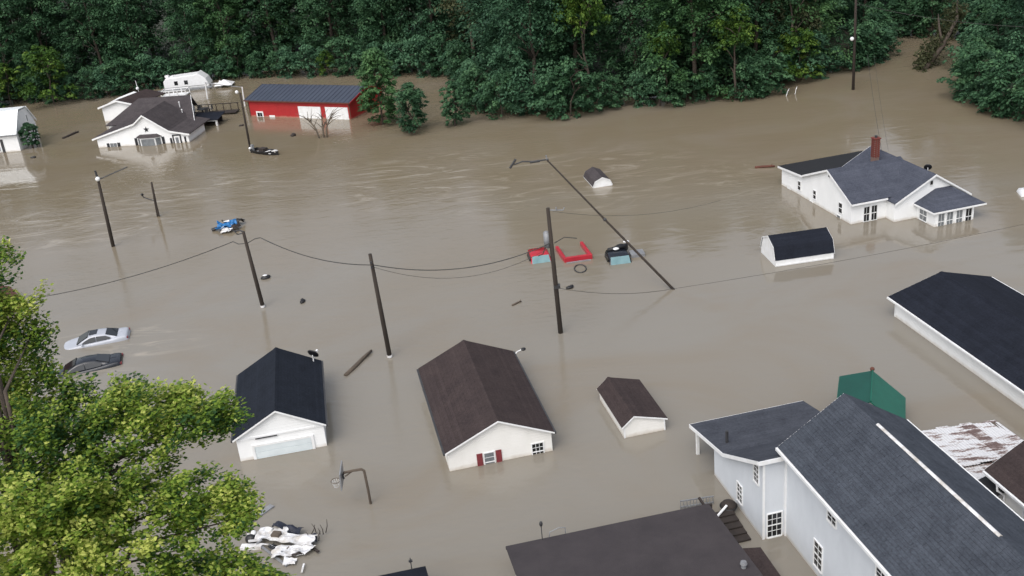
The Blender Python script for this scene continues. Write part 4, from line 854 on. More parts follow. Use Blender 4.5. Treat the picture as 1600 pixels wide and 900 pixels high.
# bed of a red truck
r = empty('pickup_truck', (4.95, 72.8, 0), 6, 'red truck bed showing as a U of rails beside the drowned red cab', 'truck')
def rail(a, b, wd_=0.24, hh=0.34): MB().bar(a, b, wd_, hh).build('bed_rail', 'car_red', r, bevel=0.04)
rail((-0.95, -0.75, 0.10), (-1.1, 1.7, 0.14)); rail((0.98, -0.75, 0.10), (0.85, 1.9, 0.14))
MB().bar((-1.05, -0.95, 0.12), (1.08, -0.95, 0.12), 0.22, 0.5).build('tailgate', 'car_red', r, bevel=0.04)
MB().box(-0.9, 0.9, -1.30, -1.12, -0.3, 0.05).build('bumper', 'grey_metal', r)
# ring hanging on the water
o = MB().tube([(0.42 * cos(2 * pi * k / 24), 0.74 * sin(2 * pi * k / 24), 0.04) for k in range(25)], 0.045, 6).build('hoop', 'dark_steel'); o.location = (5.05, 70.2, 0.0); tag(o, 'thin dark ring floating just below the red truck bed', 'hoop')
r = drowned_cab('suv', (7.95, 71.4, 0), 4, 'car_dark', 'black suv roof with pale blue rear window awash beside the leaning pole', 1.75, 2.0, 0.46, cat='suv')
MB().box(0.95, 2.0, -0.2, 0.75, -0.3, 0.25).build('trailer_box', 'grey_metal', r, bevel=0.04)
MB().tube([(-0.6, 0.6, 0.52), (0.9, 0.9, 0.62)], 0.16, 8).build('roof_bag', 'black_plastic', r, True)
for x, y in ((-0.05, 0.35), (0.95, 1.5)): MB().sphere((x, y, 0.66), 0.16, sc=(1.5, 1, .6)).build('roof_light', 'white_plastic', r, True)
MB().sphere((0.5, 1.2, 0.3), 0.42, sc=(1.3, 1, .8)).build('spare_cover', 'black_plastic', r, True)
r = drowned_cab('car', (40.75, 76.2, 0), 80, 'car_white', 'white car roof with dark window awash at the right edge', 1.5, 1.8, 0.30, 'glass', 'car')

# small boat at the lamp pole
r = empty('boat', (-24.7, 109.9, 0), -38, 'small dark open boat with clutter, drifting at the lamp pole foot', 'boat')
m = MB(); L_ = 3.9; ring = []
for k in range(9):
    t = k / 8; x = (t - .5) * L_; hw = 0.62 * (1 - max(0, (t - .55) / .45) ** 2 * .9); hw *= min(1, .8 + t); z = 0.32 + 0.18 * max(0, t - .5)
    m.v += [(x, -hw, z), (x, -hw * .75, -0.1), (x, hw * .75, -0.1), (x, hw, z)]
for k in range(8):
    for j in range(3): a = k * 4 + j; m.f.append((a, a + 1, a + 5, a + 4))
m.f.append((0, 1, 2, 3)); m.f.append((35, 34, 33, 32)); o = m.build('hull', 'black_plastic', r); s_ = o.modifiers.new('solid', 'SOLIDIFY'); s_.thickness = 0.07
for x in (-1.0, 0.1, 1.0): MB().box(x, x + 0.28, -0.5, 0.5, 0.18, 0.24).build('thwart', 'silt_white', r)
MB().box(-0.8, 0.0, -0.3, 0.35, 0.2, 0.55).build('crate', 'dark_wood', r); MB().box(-2.2, -1.9, -0.12, 0.12, 0.0, 0.75).build('motor', 'grey_metal', r)
MB().box(1.2, 1.75, -0.22, 0.22, 0.30, 0.46).build('foredeck', 'silt_white', r)

# ------------------------------------------------------------------ basketball hoop
r = empty('basketball_hoop', (-8.01, 43.56, 0), 0, 'basketball backboard edge-on with hoop on a bent grey post', 'basketball hoop')
MB().tube([(0.06, 0, -1.5), (0.03, 0, 1.0), (0.0, 0, 1.93), (-0.12, 0, 2.03), (-0.55, 0, 2.0), (-1.0, 0, 1.93)], 0.065, 8).build('post', 'grey_wood', r, True)
MB().tube([(-0.55, 0, 1.98), (-0.95, 0.0, 1.72)], 0.035).build('brace', 'grey_wood', r)
MB().tube([(-1.0, 0, 1.93), (-1.08, 0, 1.75), (-1.02, 0, 1.6)], 0.05).build('bracket', 'dark_steel', r)
MB().obox((-1.12, 0, 1.78), (0.03, 0, 0), (0, 0.55, 0.06), (0.02, 0, 0.45)).build('backboard', 'grey_metal', r)
rim = MB().tube([(-1.45 + 0.23 * cos(2 * pi * k / 20), 0.23 * sin(2 * pi * k / 20), 1.52) for k in range(21)], 0.018, 5).tube([(-1.12, 0, 1.5), (-1.22, 0, 1.52)], 0.03).build('rim', 'grey_wood', r)
m = MB()
for k in range(12):
    for s in (1, -1):
        a, b = 2 * pi * k / 12, 2 * pi * (k + s) / 12
        m.tube([(-1.45 + .22 * cos(a), .22 * sin(a), 1.51), (-1.45 + .12 * cos(b), .12 * sin(b), 1.18)], 0.007, 4, False)
m.build('net', 'silt_white', rim)

# ------------------------------------------------------------------ floating debris
def crumple(root, name, c, sx, sy, deg, m, amp=0.18, seed=0, lift=0.1, n=10):
    """a crumpled sheet of tarp or plastic"""
    mb = MB(); a = radians(deg); rows = []
    for i in range(n + 1):
        for j in range(n + 1):
            u, v = (i / n - .5) * sx, (j / n - .5) * sy
            q = mnoise.noise(Vector((u * 1.9 + seed * 7.1, v * 1.9, seed))) + .5 * mnoise.noise(Vector((u * 4.3, v * 4.3 + seed, 3)))
            e = 1 - 0.25 * abs(mnoise.noise(Vector((seed * 3.0, i * .6, j * .6))))
            mb.v.append((c[0] + (u * cos(a) - v * sin(a)) * e, c[1] + (u * sin(a) + v * cos(a)) * e, c[2] + lift + amp * q))
    for i in range(n):
        for j in range(n): k = i * (n + 1) + j; mb.f.append((k, k + 1, k + n + 2, k + n + 1))
    o = mb.build(name, m, root); s_ = o.modifiers.new('solid', 'SOLIDIFY'); s_.thickness = 0.02; return o
def stick(root, a, b, w_, m, name='plank'): return MB().bar(a, b, w_, w_ * .5).build(name, m, root)
rnd = random.Random(3)
r = empty('debris_raft', (-11.7, 40.9, 0), -16, 'jumbled raft of white sheeting, boards and dark scraps near the tree', 'debris raft')
crumple(r, 'white_sheet', (-0.9, 0.42, 0.12), 1.5, 0.95, 10, 'silt_white', .16, 1, .14)
crumple(r, 'white_sheet', (0.35, 0.12, 0.18), 2.2, 0.72, -2, 'silt_white', .12, 2, .16)
crumple(r, 'white_sheet', (0.35, -0.62, 0.05), 1.5, 0.8, 20, 'silt_white', .16, 3, .13)
crumple(r, 'white_sheet', (1.2, -0.35, 0.05), 0.7, 0.6, 60, 'silt_white', .2, 4, .12)
crumple(r, 'white_sheet', (0.75, -1.25, 0.0), 0.6, 0.45, 10, 'silt_white', .14, 5, .12)
crumple(r, 'dark_tarp', (-0.35, 0.92, 0.08), 1.6, 0.42, -10, 'navy_tarp', .18, 6, .2)
crumple(r, 'dark_tarp', (-0.35, -0.5, 0.0), 0.9, 0.35, -35, 'black_plastic', .2, 7, .1)
crumple(r, 'dark_tarp', (0.85, -0.75, 0.0), 0.5, 0.25, 25, 'dark_wood', .25, 8, .14)
crumple(r, 'dark_tarp', (1.15, 0.35, 0.0), 0.5, 0.5, 25, 'navy_tarp', .25, 9, .14)
MB().sphere((-1.85, 0.05, 0.12), 0.28, sc=(1.1, .8, .9)).build('bucket', 'black_plastic', r, True); MB().sphere((-1.8, 0.28, 0.3), 0.14).build('jug', 'white_plastic', r, True)
MB().box(-0.75, -0.35, 0.0, 0.35, 0.15, 0.5).build('crate', 'grey_wood', r)
for k in range(22):
    a = Vector((rnd.uniform(-1.5, 1.5), 0, rnd.uniform(.05, .3))); a.y = rnd.uniform(-1.1, .6) - .25 * a.x; b = a + Vector((rnd.uniform(-.7, .7), rnd.uniform(-.6, .4), rnd.uniform(-.06, .16)))
    stick(r, a, b, rnd.uniform(.05, .13), rnd.choice(['silt_white', 'grey_wood', 'silt_white', 'dark_wood', 'silt_white', 'white_plastic', 'grey_metal']))
for k in range(7):
    a = Vector((rnd.uniform(.7, 1.7), rnd.uniform(.1, 1.0), .1)); b = a + Vector((rnd.uniform(-.15, .25), rnd.uniform(-.1, .3), rnd.uniform(.3, .6))); MB().tube([a, (a + b) / 2 + Vector((.05, 0, 0)), b], [.025, .02, .01], 5).build('twig', 'dark_wood', r)
stick(r, (-2.1, -0.5, .06), (-1.1, -0.35, .08), .3, 'silt_white'); stick(r, (-1.1, -0.35, .05), (0.7, -1.5, .05), .12, 'grey_metal')
r2 = empty('floating_board', (-13.4, 43.6, 0.02), 52, 'pale board awash behind the white debris raft', 'board'); MB().box(-0.75, 0.75, -0.16, 0.16, -0.02, 0.05).build('board_face', 'grey_metal', r2); MB().box(-0.75, -0.65, -0.16, 0.16, 0.052, 0.075).build('cleat', 'grey_wood', r2)

r = empty('tarp_raft', (-23.9, 86.6, 0), -10, 'floating clump of blue tarp and white scraps left of a pole top', 'debris raft')
crumple(r, 'blue_tarp', (-0.15, 0.25, .2), 1.7, 1.1, 20, 'blue_tarp', .35, 11, .2); crumple(r, 'blue_tarp', (-0.55, -0.15, .1), 1.0, .8, 50, 'blue_tarp', .3, 12, .15)
crumple(r, 'white_scrap', (0.15, -0.7, .05), 1.0, .9, 10, 'silt_white', .25, 13, .15); crumple(r, 'white_scrap', (-0.2, 0.35, .45), .5, .4, 30, 'white_plastic', .1, 14, .15)
crumple(r, 'dark_scrap', (0.5, 1.0, .2), 1.2, .7, 10, 'black_plastic', .3, 15, .2); crumple(r, 'dark_scrap', (0.75, 0.0, .1), .6, .9, 0, 'dark_wood', .3, 16, .15)
MB().tube([(-1.35, -0.35, .1), (-0.9, -0.2, .2)], .14).build('float_drum', 'black_plastic', r)
for k in range(16):
    a = Vector((rnd.uniform(-1, 1), rnd.uniform(-.9, 1.1), .2)); b = a + Vector((rnd.uniform(-.6, .6), rnd.uniform(-.5, .5), rnd.uniform(0, .35))); stick(r, a, b, rnd.uniform(.05, .1), rnd.choice(['dark_wood', 'black_plastic', 'silt_white']))

def log(loc, a, b, rr, label, m='grey_wood', name='floating_log', cat='log'):
    r = empty(name, loc, 0, label, cat); a, b = Vector(a), Vector(b)
    MB().tube([a, a.lerp(b, .35) + Vector((.03, .02, .02)), a.lerp(b, .7) + Vector((-.02, .02, .01)), b], [rr, rr * .95, rr * .85, rr * .6], 8).build('trunk', m, r, True)
    MB().tube([a.lerp(b, .75), a.lerp(b, .8) + Vector((.12, -.05, .22))], [rr * .4, rr * .15], 5).build('stub', m, r); return r
log((-10.0, 58.7, 0.0), (-0.65, -1.45, .03), (0.72, 1.45, .12), 0.13, 'grey log floating between the garage and the bare pole')
log((-51.4, 126.7, 0), (-0.5, -1.2, .05), (0.5, 1.3, .1), 0.16, 'dark stick adrift between the two white houses at left', 'dark_wood')
log((0.24, 65.3, 0), (-0.35, -0.25, .03), (0.3, 0.25, .05), 0.07, 'small twig adrift left of the tallest pole', 'grey_wood')
log((23.3, 88.8, 0), (-0.85, 0.1, .05), (0.85, -0.15, .1), 0.13, 'rust-brown plank adrift left of the chimney house', 'brown_red')
for k, (x, y, dx) in enumerate(((31.7, 112.0, .35), (32.8, 112.5, .25))):
    log((x, y, 0), (-dx * .4, 0, -.2), (dx, .3, .75), 0.035, ['longer white stake poking from the water by the central wood', 'shorter white stake poking from the water by the central wood'][k], 'white_plastic', 'white_stake', 'stake')
def clump(loc, s, label, m='black_plastic', name='floating_scrap', cat='debris'):
    r = empty(name, loc, rnd.uniform(0, 90), label, cat); MB().sphere((0, 0, .06), .22 * s, 9, 6, (1.7, 1, .7)).build('lump', m, r, True); MB().sphere((.22 * s, .1 * s, .1), .15 * s, 8, 5, (1.2, 1, .8)).build('knob', m, r, True); return r
r = clump((-18.55, 74.4, 0), 1.0, 'black float with white cap right of the blue tarp pole'); MB().sphere((0, 0, .26), .12, 8, 5, (1.6, 1, .5)).build('cap', 'white_plastic', r, True)
clump((-14.97, 69.2, 0), .85, 'black sliver adrift between the blue tarp pole and the bare pole')
clump((4.0, 67.0, 0), .8, 'dark chunk adrift just right of the tallest pole')
clump((-52.6, 117.7, 0), .8, 'dark speck adrift below the left edge house')
clump((-22.7, 116.1, 0), 1.3, 'brown clump adrift before the red barn', 'dark_wood')
clump((-29.9, 128.0 - 5, 0), .8, 'dark clump adrift between boardwalk and red barn', 'dark_wood')

# steps, railing and grill by the big house
r = empty('garden_steps', (8.75, 38.75, 0), 10.9, 'dark wooden steps sinking beside the two-storey house wall', 'steps')
for k in range(5): MB().box(-0.45, 0.5, -1.0 + k * 0.42, -0.62 + k * 0.42, 0.02 + .05 * k, 0.10 + .05 * k).build('tread', 'dark_wood', r)
MB().bar((-0.55, -0.4, .2), (-0.75, 1.9, .65), .10).build('handrail', 'dark_wood', r); MB().bar((-0.35, 0.75, .3), (0.25, 1.05, .55), .10, .05).build('white_board', 'white_plastic', r)
MB().box(-0.62, -0.52, 0.9, 1.0, -0.5, 0.9).build('post', 'dark_wood', r)
r = empty('barbecue', (8.95, 40.15, 0), 20, 'dark round kettle barbecue between the railing and two-storey house', 'barbecue')
MB().sphere((0, 0, .28), .38, 14, 8, (1, 1, .72)).build('kettle', 'dark_wood', r, True); MB().tube([(0.38 * cos(2 * pi * k / 18), .38 * sin(2 * pi * k / 18), .3) for k in range(19)], .035, 5).build('lid_rim', 'black_plastic', r)
for k in range(3): a = k * 2.1; MB().tube([(.2 * cos(a), .2 * sin(a), .2), (.35 * cos(a), .35 * sin(a), -.6)], .03, 5).build('leg', 'dark_steel', r)
r = empty('railing', (6.8, 40.6, 0), 5, 'low grey railing showing above the dark brown roof edge', 'railing')
MB().box(0, 1.6, 0, .05, .42, .48).box(0, 1.6, 0, .05, .10, .15).build('rail', 'grey_metal', r)
for k in range(11): MB().box(k * .155, k * .155 + .03, .008, .042, -.4, .42).build('baluster', 'grey_metal', r)

# ------------------------------------------------------------------ trees
def leaf_mesh(name, leaves, m, shape=4):
    """leaves: (centre, normal, axis, size, tint)"""
    V, F, T = [], [], []
    for c, n, ax, s, t in leaves:
        n = n.normalized(); ax = (ax - n * ax.dot(n))
        if ax.length < 1e-3: ax = n.orthogonal()
        ax.normalize(); b = n.cross(ax); i = len(V)
        if shape == 4:
            V += [c - ax * s * .5, c + b * s * .36 - n * s * .06, c + ax * s * .55, c - b * s * .36 - n * s * .06]
            F.append((i, i + 1, i + 2, i + 3)); T += [t] * 4
        else:
            V += [c - ax * s * .5, c - ax * s * .12 + b * s * .38 - n * s * .12, c + ax * s * .25 + b * s * .22 - n * s * .08, c + ax * s * .6 - n * s * .1, c + ax * s * .25 - b * s * .22 - n * s * .08, c - ax * s * .12 - b * s * .38 - n * s * .12]
            F += [(i, i + 1, i + 2, i + 3), (i, i + 3, i + 4, i + 5)]; T += [t] * 6
    me = bpy.data.meshes.new(name); me.from_pydata([tuple(v) for v in V], [], F); me.update()
    at = me.attributes.new('tint', 'FLOAT', 'POINT'); at.data.foreach_set('value', T)
    me.materials.append(MATS[m]); return me
def rvec(R): 
    while True:
        v = Vector((R.uniform(-1, 1), R.uniform(-1, 1), R.uniform(-1, 1)))
        if 0.05 < v.length < 1: return v
def crown_mesh(name, seed, h, rad, z0, m, nclump, per, size, taper=0.5, dens_low=1.0, droop=0.25):
    """drooping sprays of leaves over an irregular, lobed crown volume between z0 and h"""
    R = random.Random(seed); L = []
    for k in range(nclump):
        t = R.random() ** (0.85 * dens_low); z = z0 + (h - z0) * t; a = R.uniform(0, 2 * pi)
        env = (sin(pi * min(1, (t * .86 + .14))) ** taper) * (1 - .15 * t)
        lob = 1 + .22 * sin(2 * a + seed) + .16 * sin(3 * a + seed * 2.1 + t * 4) + R.gauss(0, .07)
        q = rad * env * lob; rr = q * sqrt(R.uniform(.16, 1)); c = Vector((rr * cos(a), rr * sin(a), z)); cr = rad * R.choice((.08, .11, .15, .20, .28)) * R.uniform(.85, 1.15)
        ct = R.gauss(.40, .17); o = Vector((cos(a), sin(a), 0)); sd_ = Vector((-sin(a), cos(a), 0)); wx, wy, wz = R.uniform(.8, 1.5), R.uniform(.7, 1.2), R.uniform(.35, .8)
        n_ = int(per * (cr / (rad * .19)) ** 1.6) + 6
        for i in range(n_):
            d = rvec(R)
            if d.z < 0 and R.random() < .45: d.z = -d.z
            f = (.55 + .55 * R.random()); e = d.normalized() * f
            p = c + o * e.x * cr * wx + sd_ * e.y * cr * wy + Vector((0, 0, e.z * cr * wz - droop * cr * max(0, e.x) ** 2 * 1.6)); p += rvec(R) * cr * .18; p.z = max(p.z, .05)
            n = (o * e.x * .6 + sd_ * e.y * .6 + Vector((0, 0, .85)) + rvec(R) * .6); ax = o * (e.x + .4) + sd_ * e.y - Vector((0, 0, droop + .2)) + rvec(R) * .5
            L.append((p, n, ax, size * R.uniform(.55, 1.3), max(0, min(1, ct + R.gauss(0, .13) + .14 * e.z))))
    return leaf_mesh(name, L, m)
def trunk_mesh(name, seed, h, r0, m, nl=6, reach=2.6):
    R = random.Random(seed); mb = MB(); P = [Vector((0, 0, -1.5))]; n = 6
    for k in range(1, n + 1): P.append(Vector((R.gauss(0, .12) * k * .5, R.gauss(0, .12) * k * .5, h * .85 * k / n)))
    mb.tube(P, [r0 * (1.1 - .95 * k / n) for k in range(n + 1)], 8)
    for k in range(nl):
        i = R.randint(2, n - 1); a = R.uniform(0, 2 * pi); p = P[i]; q = p + Vector((cos(a) * reach * R.uniform(.5, 1), sin(a) * reach * R.uniform(.5, 1), h * R.uniform(.08, .2)))
        mid = p.lerp(q, .5) + Vector((0, 0, .25)); mb.tube([p, mid, q], [r0 * .42, r0 * .28, r0 * .08], 6)
    me = mb.mesh(name, True); me.materials.append(MATS[m]); return me
PROTO = {}
def proto(key, seed, h, rad, z0, m, nclump, per, size, bark='bark', r0=.22, **kw):
    PROTO.setdefault(key, []).append((crown_mesh('crown', seed, h, rad, z0, m, nclump, per, size, **kw), trunk_mesh('trunk', seed + 50, h, r0, bark, 7, rad * .7), h))
for s in range(4): proto('dark', 10 + s, 19.5, 5.0, .6, 'leaf_forest', 260, 74, .32, r0=.28)
for s in range(3): proto('blue', 20 + s, 19.0, 5.4, .4, 'leaf_blue', 260, 74, .33, taper=.42, r0=.28)
for s in range(2): proto('lime', 30 + s, 11.5, 3.3, 6.6, 'leaf_lime', 80, 50, .34)
for s in range(2): proto('fresh', 33 + s, 18.5, 4.9, .8, 'leaf_fresh', 240, 72, .32, r0=.26)
proto('olive', 36, 19.0, 4.3, 1.5, 'leaf_olive', 150, 60, .30, bark='pale_bark', r0=.26)
for s in range(3): proto('shrub', 40 + s, 5.2, 2.6, .0, 'leaf_forest', 70, 42, .32, r0=.09)
proto('shrubb', 44, 4.4, 2.7, .0, 'leaf_blue', 70, 42, .32, r0=.09)
proto('limebush', 46, 5.5, 2.4, .0, 'leaf_lime', 60, 42, .30, r0=.08)
def plant_tree(key, x, y, sc, rot, label, cat, group, name, R=random, idx=None, zs=1.0):
    cr_, tk, h = PROTO[key][idx if idx is not None else R.randrange(len(PROTO[key]))]
    r = empty(name, (x, y, 0), rot, label, cat, group); r.scale = (sc, sc, sc * zs)
    for nm, me in (('crown', cr_), ('trunk', tk)):
        o = bpy.data.objects.new(nm, me); COL.objects.link(o); o.parent = r
    return r
def zone(x, y):
    if x < -46: return 'behind the houses at upper left'
    if x < -33: return 'behind the camper'
    if x < -3.5: return 'behind the red barn'
    if x < 16: return 'at the front of the central wood'
    if x < 36: return 'in the wood above the chimney house'
    if x < 47: return 'behind the tall slim pole'
    if y > 119: return 'round the back channel at upper right'
    return 'in the wood at the right edge'
LOOK = {'dark': 'dense dark green tree', 'blue': 'blue-green spreading tree', 'lime': 'yellow-green tree', 'fresh': 'mid green leafy tree', 'olive': 'brownish thinning tree', 'shrub': 'dark waterside shrub', 'shrubb': 'blue-green waterside shrub', 'limebush': 'yellow-green waterside shrub'}
def seen(x, y, h):
    for z in (0.5, h):
        p = Vector((x, y, z - 30)); zz = p.dot(fw); px, py = 800 + 1650 * p.dot(rt) / zz, 450 - 1650 * p.dot(up) / zz
        if -70 < px < 1670 and py > -30: return True
    return False
R = random.Random(11); G = 6.6; placed = []; forest = []
gy = 84.0
while gy < 200:
    gx = -135.0
    while gx < 110:
        x = gx + R.uniform(-1.9, 1.9); y = gy + R.uniform(-1.9, 1.9); gx += G
        if not inside(x, y): continue
        d = shore_dist(x, y)
        if d < (4.6 if 40 < x < 66 else 2.2) or d > 27 or (d > 15 and R.random() < .25): continue
        if not seen(x, y, 14): continue
        u = R.random()
        key = 'dark' if u < .42 else 'blue' if u < .70 else 'fresh' if u < .88 else 'olive' if u < .97 else 'lime'
        if x > -4 and key == 'lime': key = 'fresh'
        if x < -40: key = {'blue': 'dark', 'lime': 'fresh'}.get(key, key)
        sc = R.uniform(.82, 1.16) * (1.0 if d > 5 else .92)
        z_ = zone(x, y)
        forest.append((plant_tree(key, x, y, sc, R.uniform(0, 360), None, 'tree', '%ss %s' % (LOOK[key], z_), 'forest_tree', R, zs=R.uniform(.9, 1.15)), x / y)); placed.append((x, y))
    gy += G * .9
# shrubs where the wood meets the water
acc = 0.0
for (xa, ya), (xb, yb) in zip(SHORE, SHORE[1:]):
    L_ = math.hypot(xb - xa, yb - ya); t = acc
    while t < L_:
        x = xa + (xb - xa) * t / L_ + R.uniform(-.7, .7); y = ya + (yb - ya) * t / L_ + R.uniform(.2, 1.8); t += R.uniform(2.0, 3.2)
        if not seen(x, y, 4): continue
        u = R.random(); key = 'shrub' if u < .6 else 'shrubb' if u < .95 else 'limebush'; z_ = zone(x, y)
        forest.append((plant_tree(key, x, y, R.uniform(.6, 1.15), R.uniform(0, 360), None, 'shrub', '%ss %s' % (LOOK[key], z_), 'shoreline_shrub', R), x / y))
    acc = t - L_
# one label each: counted from the left within its kind and place
ORD = 'first second third fourth fifth sixth seventh eighth ninth tenth eleventh twelfth thirteenth fourteenth fifteenth sixteenth seventeenth eighteenth nineteenth twentieth'.split()
byg = {}
for o, k in forest: byg.setdefault(o['group'], []).append((k, o))
for g, l in byg.items():
    l.sort(key=lambda q: q[0])
    for i, (k, o) in enumerate(l):
        one = g.replace('trees', 'tree').replace('shrubs', 'shrub').replace('bushs', 'bush')
        o['label'] = 'only ' + one if len(l) == 1 else 'leftmost of the ' + g if i == 0 else 'rightmost of the ' + g if i == len(l) - 1 else '%s from left of the %s' % (ORD[min(i, 19)], g)
# yellow-green crowns that stand out
for x, y, sc, lab in ((26.3, 112.6, .76, 'bright yellow-green tree at the front of the wood above the chimney house'), (19.0, 114.0, .55, 'smaller yellow-green tree left of the bright one in the central wood'), (10.5, 115.5, .85, 'tall yellow-tipped tree reaching the top edge in the central wood')):
    plant_tree('lime', x, y, sc, 40 * x, lab, 'tree', None, 'yellow_green_tree', zs={.76: 1.12, .55: 1.35, .85: 1.45}[sc])
plant_tree('limebush', -60.3, 146.3, 1.45, 20, 'large yellow-green bush hanging over the water between the two left houses', 'bush', None, 'yellow_green_bush')

# lone trees in the flood
def lone(name, x, y, h, rad, m, label, n, per, size, z0=.3, cat='tree', seed=0, taper=.5, r0=.12):
    r = empty(name, (x, y, 0), 0, label, cat)
    for nm, me in (('crown', crown_mesh('crown', seed, h, rad, z0, m, n, per, size, taper=taper)), ('trunk', trunk_mesh('trunk', seed, h, r0, 'bark', 6, rad * .6))):
        o = bpy.data.objects.new(nm, me); COL.objects.link(o); o.parent = r
lone('lone_tree', -12.6, 117.2, 8.4, 2.5, 'leaf_fresh', 'light green leafy tree standing in water right of the red barn', 190, 50, .32, .4, seed=61, taper=.55)
lone('flooded_bush', -9.0, 113.0, 5.2, 1.9, 'leaf_forest', 'dark green bush in water just right of the light green tree', 130, 48, .27, seed=62, cat='bush')
lone('flooded_bush', -4.4, 113.5, 4.9, 1.35, 'leaf_forest', 'narrow dark bush alone in water left of the central wood', 110, 46, .26, seed=63, cat='bush', taper=.4)
lone('garden_bush', -54.4, 122.6, 2.9, 1.0, 'leaf_forest', 'dark bush against the gable of the left edge house', 80, 50, .24, seed=64, cat='bush')
# bare tree before the barn doors
r = empty('bare_tree', (-19.07, 114.0, 0), 0, 'leafless grey tree with fanned twigs before the barn doors', 'tree'); R = random.Random(5)
for k, (dx, lean) in enumerate(((-.35, -.9), (.05, .15), (.25, .9))):
    mb = MB(); top = Vector((dx + lean * 1.1, 0, 2.4)); mb.tube([(dx, 0, -1), (dx + lean * .3, 0, 1.0), top], [.13, .10, .06], 6)
    for j in range(9):
        t = R.uniform(.35, 1); p = Vector((dx + lean * (.25 + .85 * t * t), 0, 2.4 * t)); q = p + Vector((R.uniform(-1.3, 1.3) + lean * .5, R.uniform(-.8, .8), R.uniform(.5, 1.5))); mid = p.lerp(q, .5) + Vector((0, 0, .12)); mb.tube([p, mid, q], [.045, .03, .012], 5)
    mb.build('limb', 'pale_bark', r, True)
# vine hung dead tree leaning over the back channel
r = empty('leaning_dead_tree', (49.2, 117.6, 0), 0, 'dead tree hung with vines leaning over the back channel', 'tree')
MB().tube([(-0.8, -.3, -.5), (2.2, 1.2, 2.2), (4.6, 3.5, 4.6), (5.6, 6.0, 6.4)], [.3, .25, .18, .08], 7).tube([(2.2, 1.2, 2.2), (2.2, 2.6, 4.2), (2.8, 4.4, 5.2)], [.18, .12, .06], 6).build('trunk', 'bark', r, True)
Ls = []; R = random.Random(8)
for k in range(80):
    t = R.random(); c = Vector((-.5, 0, .3)).lerp(Vector((5.6, 5.5, 5.6)), t) + rvec(R) * 1.1
    for j in range(38):
        d = rvec(R); p = c + Vector((d.x * .6, d.y * .6, d.z * .9)); p.z = max(.05, p.z); Ls.append((p, rvec(R), rvec(R), R.uniform(.18, .36), max(0, min(1, R.gauss(.4, .2)))))
o = bpy.data.objects.new('vines', leaf_mesh('vines', Ls, 'leaf_olive')); COL.objects.link(o); o.parent = r

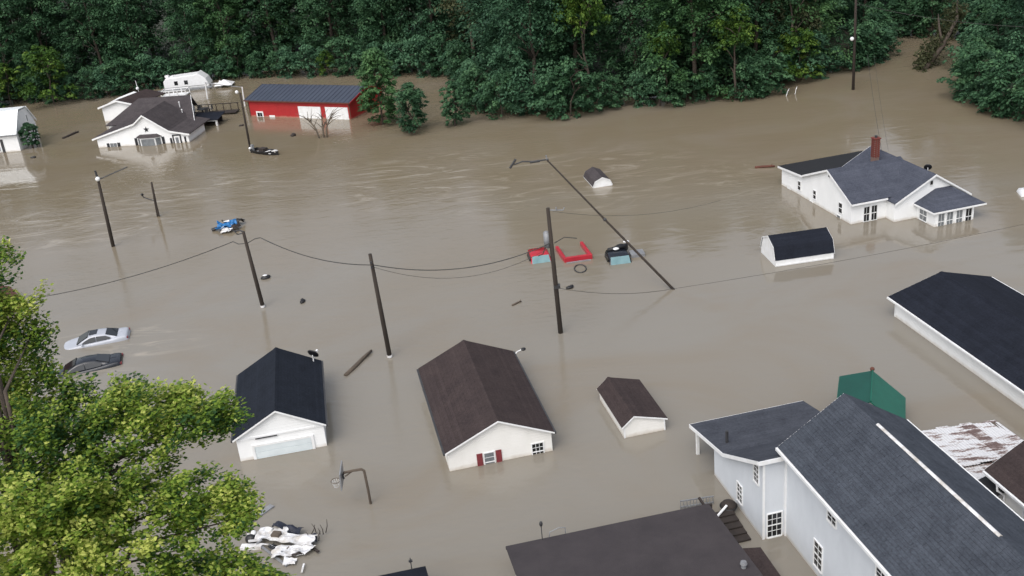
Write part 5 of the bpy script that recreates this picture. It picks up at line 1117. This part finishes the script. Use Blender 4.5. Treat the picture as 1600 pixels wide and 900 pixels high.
# near tree, lower left: boughs reach out of a trunk that rises from the water below the frame
r = empty('near_tree', (-11.6, 18.6, 0), 0, 'big yellow-green leafy tree filling the lower left corner', 'tree'); R = random.Random(21)
B0 = Vector((-11.6, 18.6, 0))
fork = Vector((-11.0, 19.0, 12.0))
boughs = [  # tip, spread radius, clump count
    ((-11.5, 22.2, 22.0), .55, 7), ((-11.2, 22.0, 21.0), .5, 9), ((-10.9, 21.8, 20.4), .4, 6), ((-11.6, 21.6, 20.2), .5, 9),
    ((-10.2, 21.4, 18.9), .5, 8), ((-9.0, 21.2, 18.75), .5, 11), ((-7.95, 21.3, 18.55), .45, 10), ((-7.2, 21.3, 18.45), .38, 9), ((-6.75, 21.1, 18.15), .3, 6), ((-7.6, 20.8, 18.3), .6, 11), ((-8.8, 20.6, 18.7), .75, 14),
    ((-9.9, 20.2, 18.6), .75, 18), ((-10.7, 19.6, 19.0), .8, 18), ((-9.4, 19.3, 18.0), .9, 24), ((-8.3, 19.5, 17.6), .85, 18), ((-9.9, 18.4, 18.1), .9, 24), ((-10.6, 17.4, 18.2), .9, 20), ((-9.0, 18.1, 17.2), .95, 24), ((-9.6, 17.2, 17.1), .9, 20),
    ((-7.4, 19.4, 17.2), .6, 12), ((-6.7, 19.5, 17.2), .45, 9), ((-6.4, 19.1, 16.8), .35, 7), ((-7.6, 18.6, 16.5), .6, 10), ((-6.5, 18.4, 15.9), .5, 9), ((-5.9, 18.3, 15.6), .3, 6), ((-8.2, 17.6, 16.2), .8, 14), ((-7.4, 17.4, 15.6), .6, 9),
    ((-12.0, 22.1, 21.9), .5, 9), ((-11.9, 21.9, 21.2), .5, 9), ((-11.7, 21.7, 20.7), .45, 8), ((-11.2, 21.5, 19.5), .6, 10), ((-11.9, 21.2, 19.8), .7, 10), ((-11.4, 20.6, 19.2), .7, 12), ((-10.9, 20.8, 18.7), .6, 10),
    ((-11.5, 19.0, 18.3), 1.1, 16), ((-12.2, 17.5, 17.0), 1.2, 14), ((-12.4, 20.2, 17.6), 1.2, 14), ((-9.8, 16.0, 15.8), 1.1, 12)]
tr = MB(); tr.tube([Vector((0, 0, -1.5)), Vector((.1, .05, 5)), fork - B0], [.42, .34, .26], 10)
Ls = []
for tip, spread, nc in boughs:
    tip = Vector(tip); mid = fork.lerp(tip, .45); mid.z = tip.z - .5; mid += Vector((R.uniform(-.3, .3), R.uniform(-.3, .3), R.uniform(-.2, .2))); tr.tube([fork - B0, mid - B0, tip - B0], [.08, .045, .010], 6)
    bd = (tip - fork); bd.z *= .35; bd.normalize(); bt = (.56 if tip.y < 19.4 and tip.x < -8.6 else .40) + R.gauss(0, .13)
    for k in range(int(nc * 2.1)):
        q = rvec(R); c = tip + Vector((q.x, q.y, q.z * .75)) * spread * 1.25; ctint = bt + R.gauss(0, .12); td = (bd + rvec(R) * .9); td.z = td.z * .5 + .1; td.normalize(); ln = R.uniform(.35, .65)
        for j in range(95):
            t = R.uniform(-.5, .5); s_ = rvec(R); p = c + td * t * ln + s_ * .20
            n = Vector((0, 0, 1)) + rvec(R) * .75; ax = td + rvec(R) * .8; ax.z -= .25
            Ls.append((p - B0, n, ax, R.uniform(.05, .12), max(0, min(1, ctint + R.gauss(0, .2) + .12 * s_.z))))
tr.build('trunk', 'bark', r, True)
o = bpy.data.objects.new('crown', leaf_mesh('crown', Ls, 'leaf_near', 6)); COL.objects.link(o); o.parent = r
print('TREES', len(placed), 'NEAR LEAVES', len(Ls))
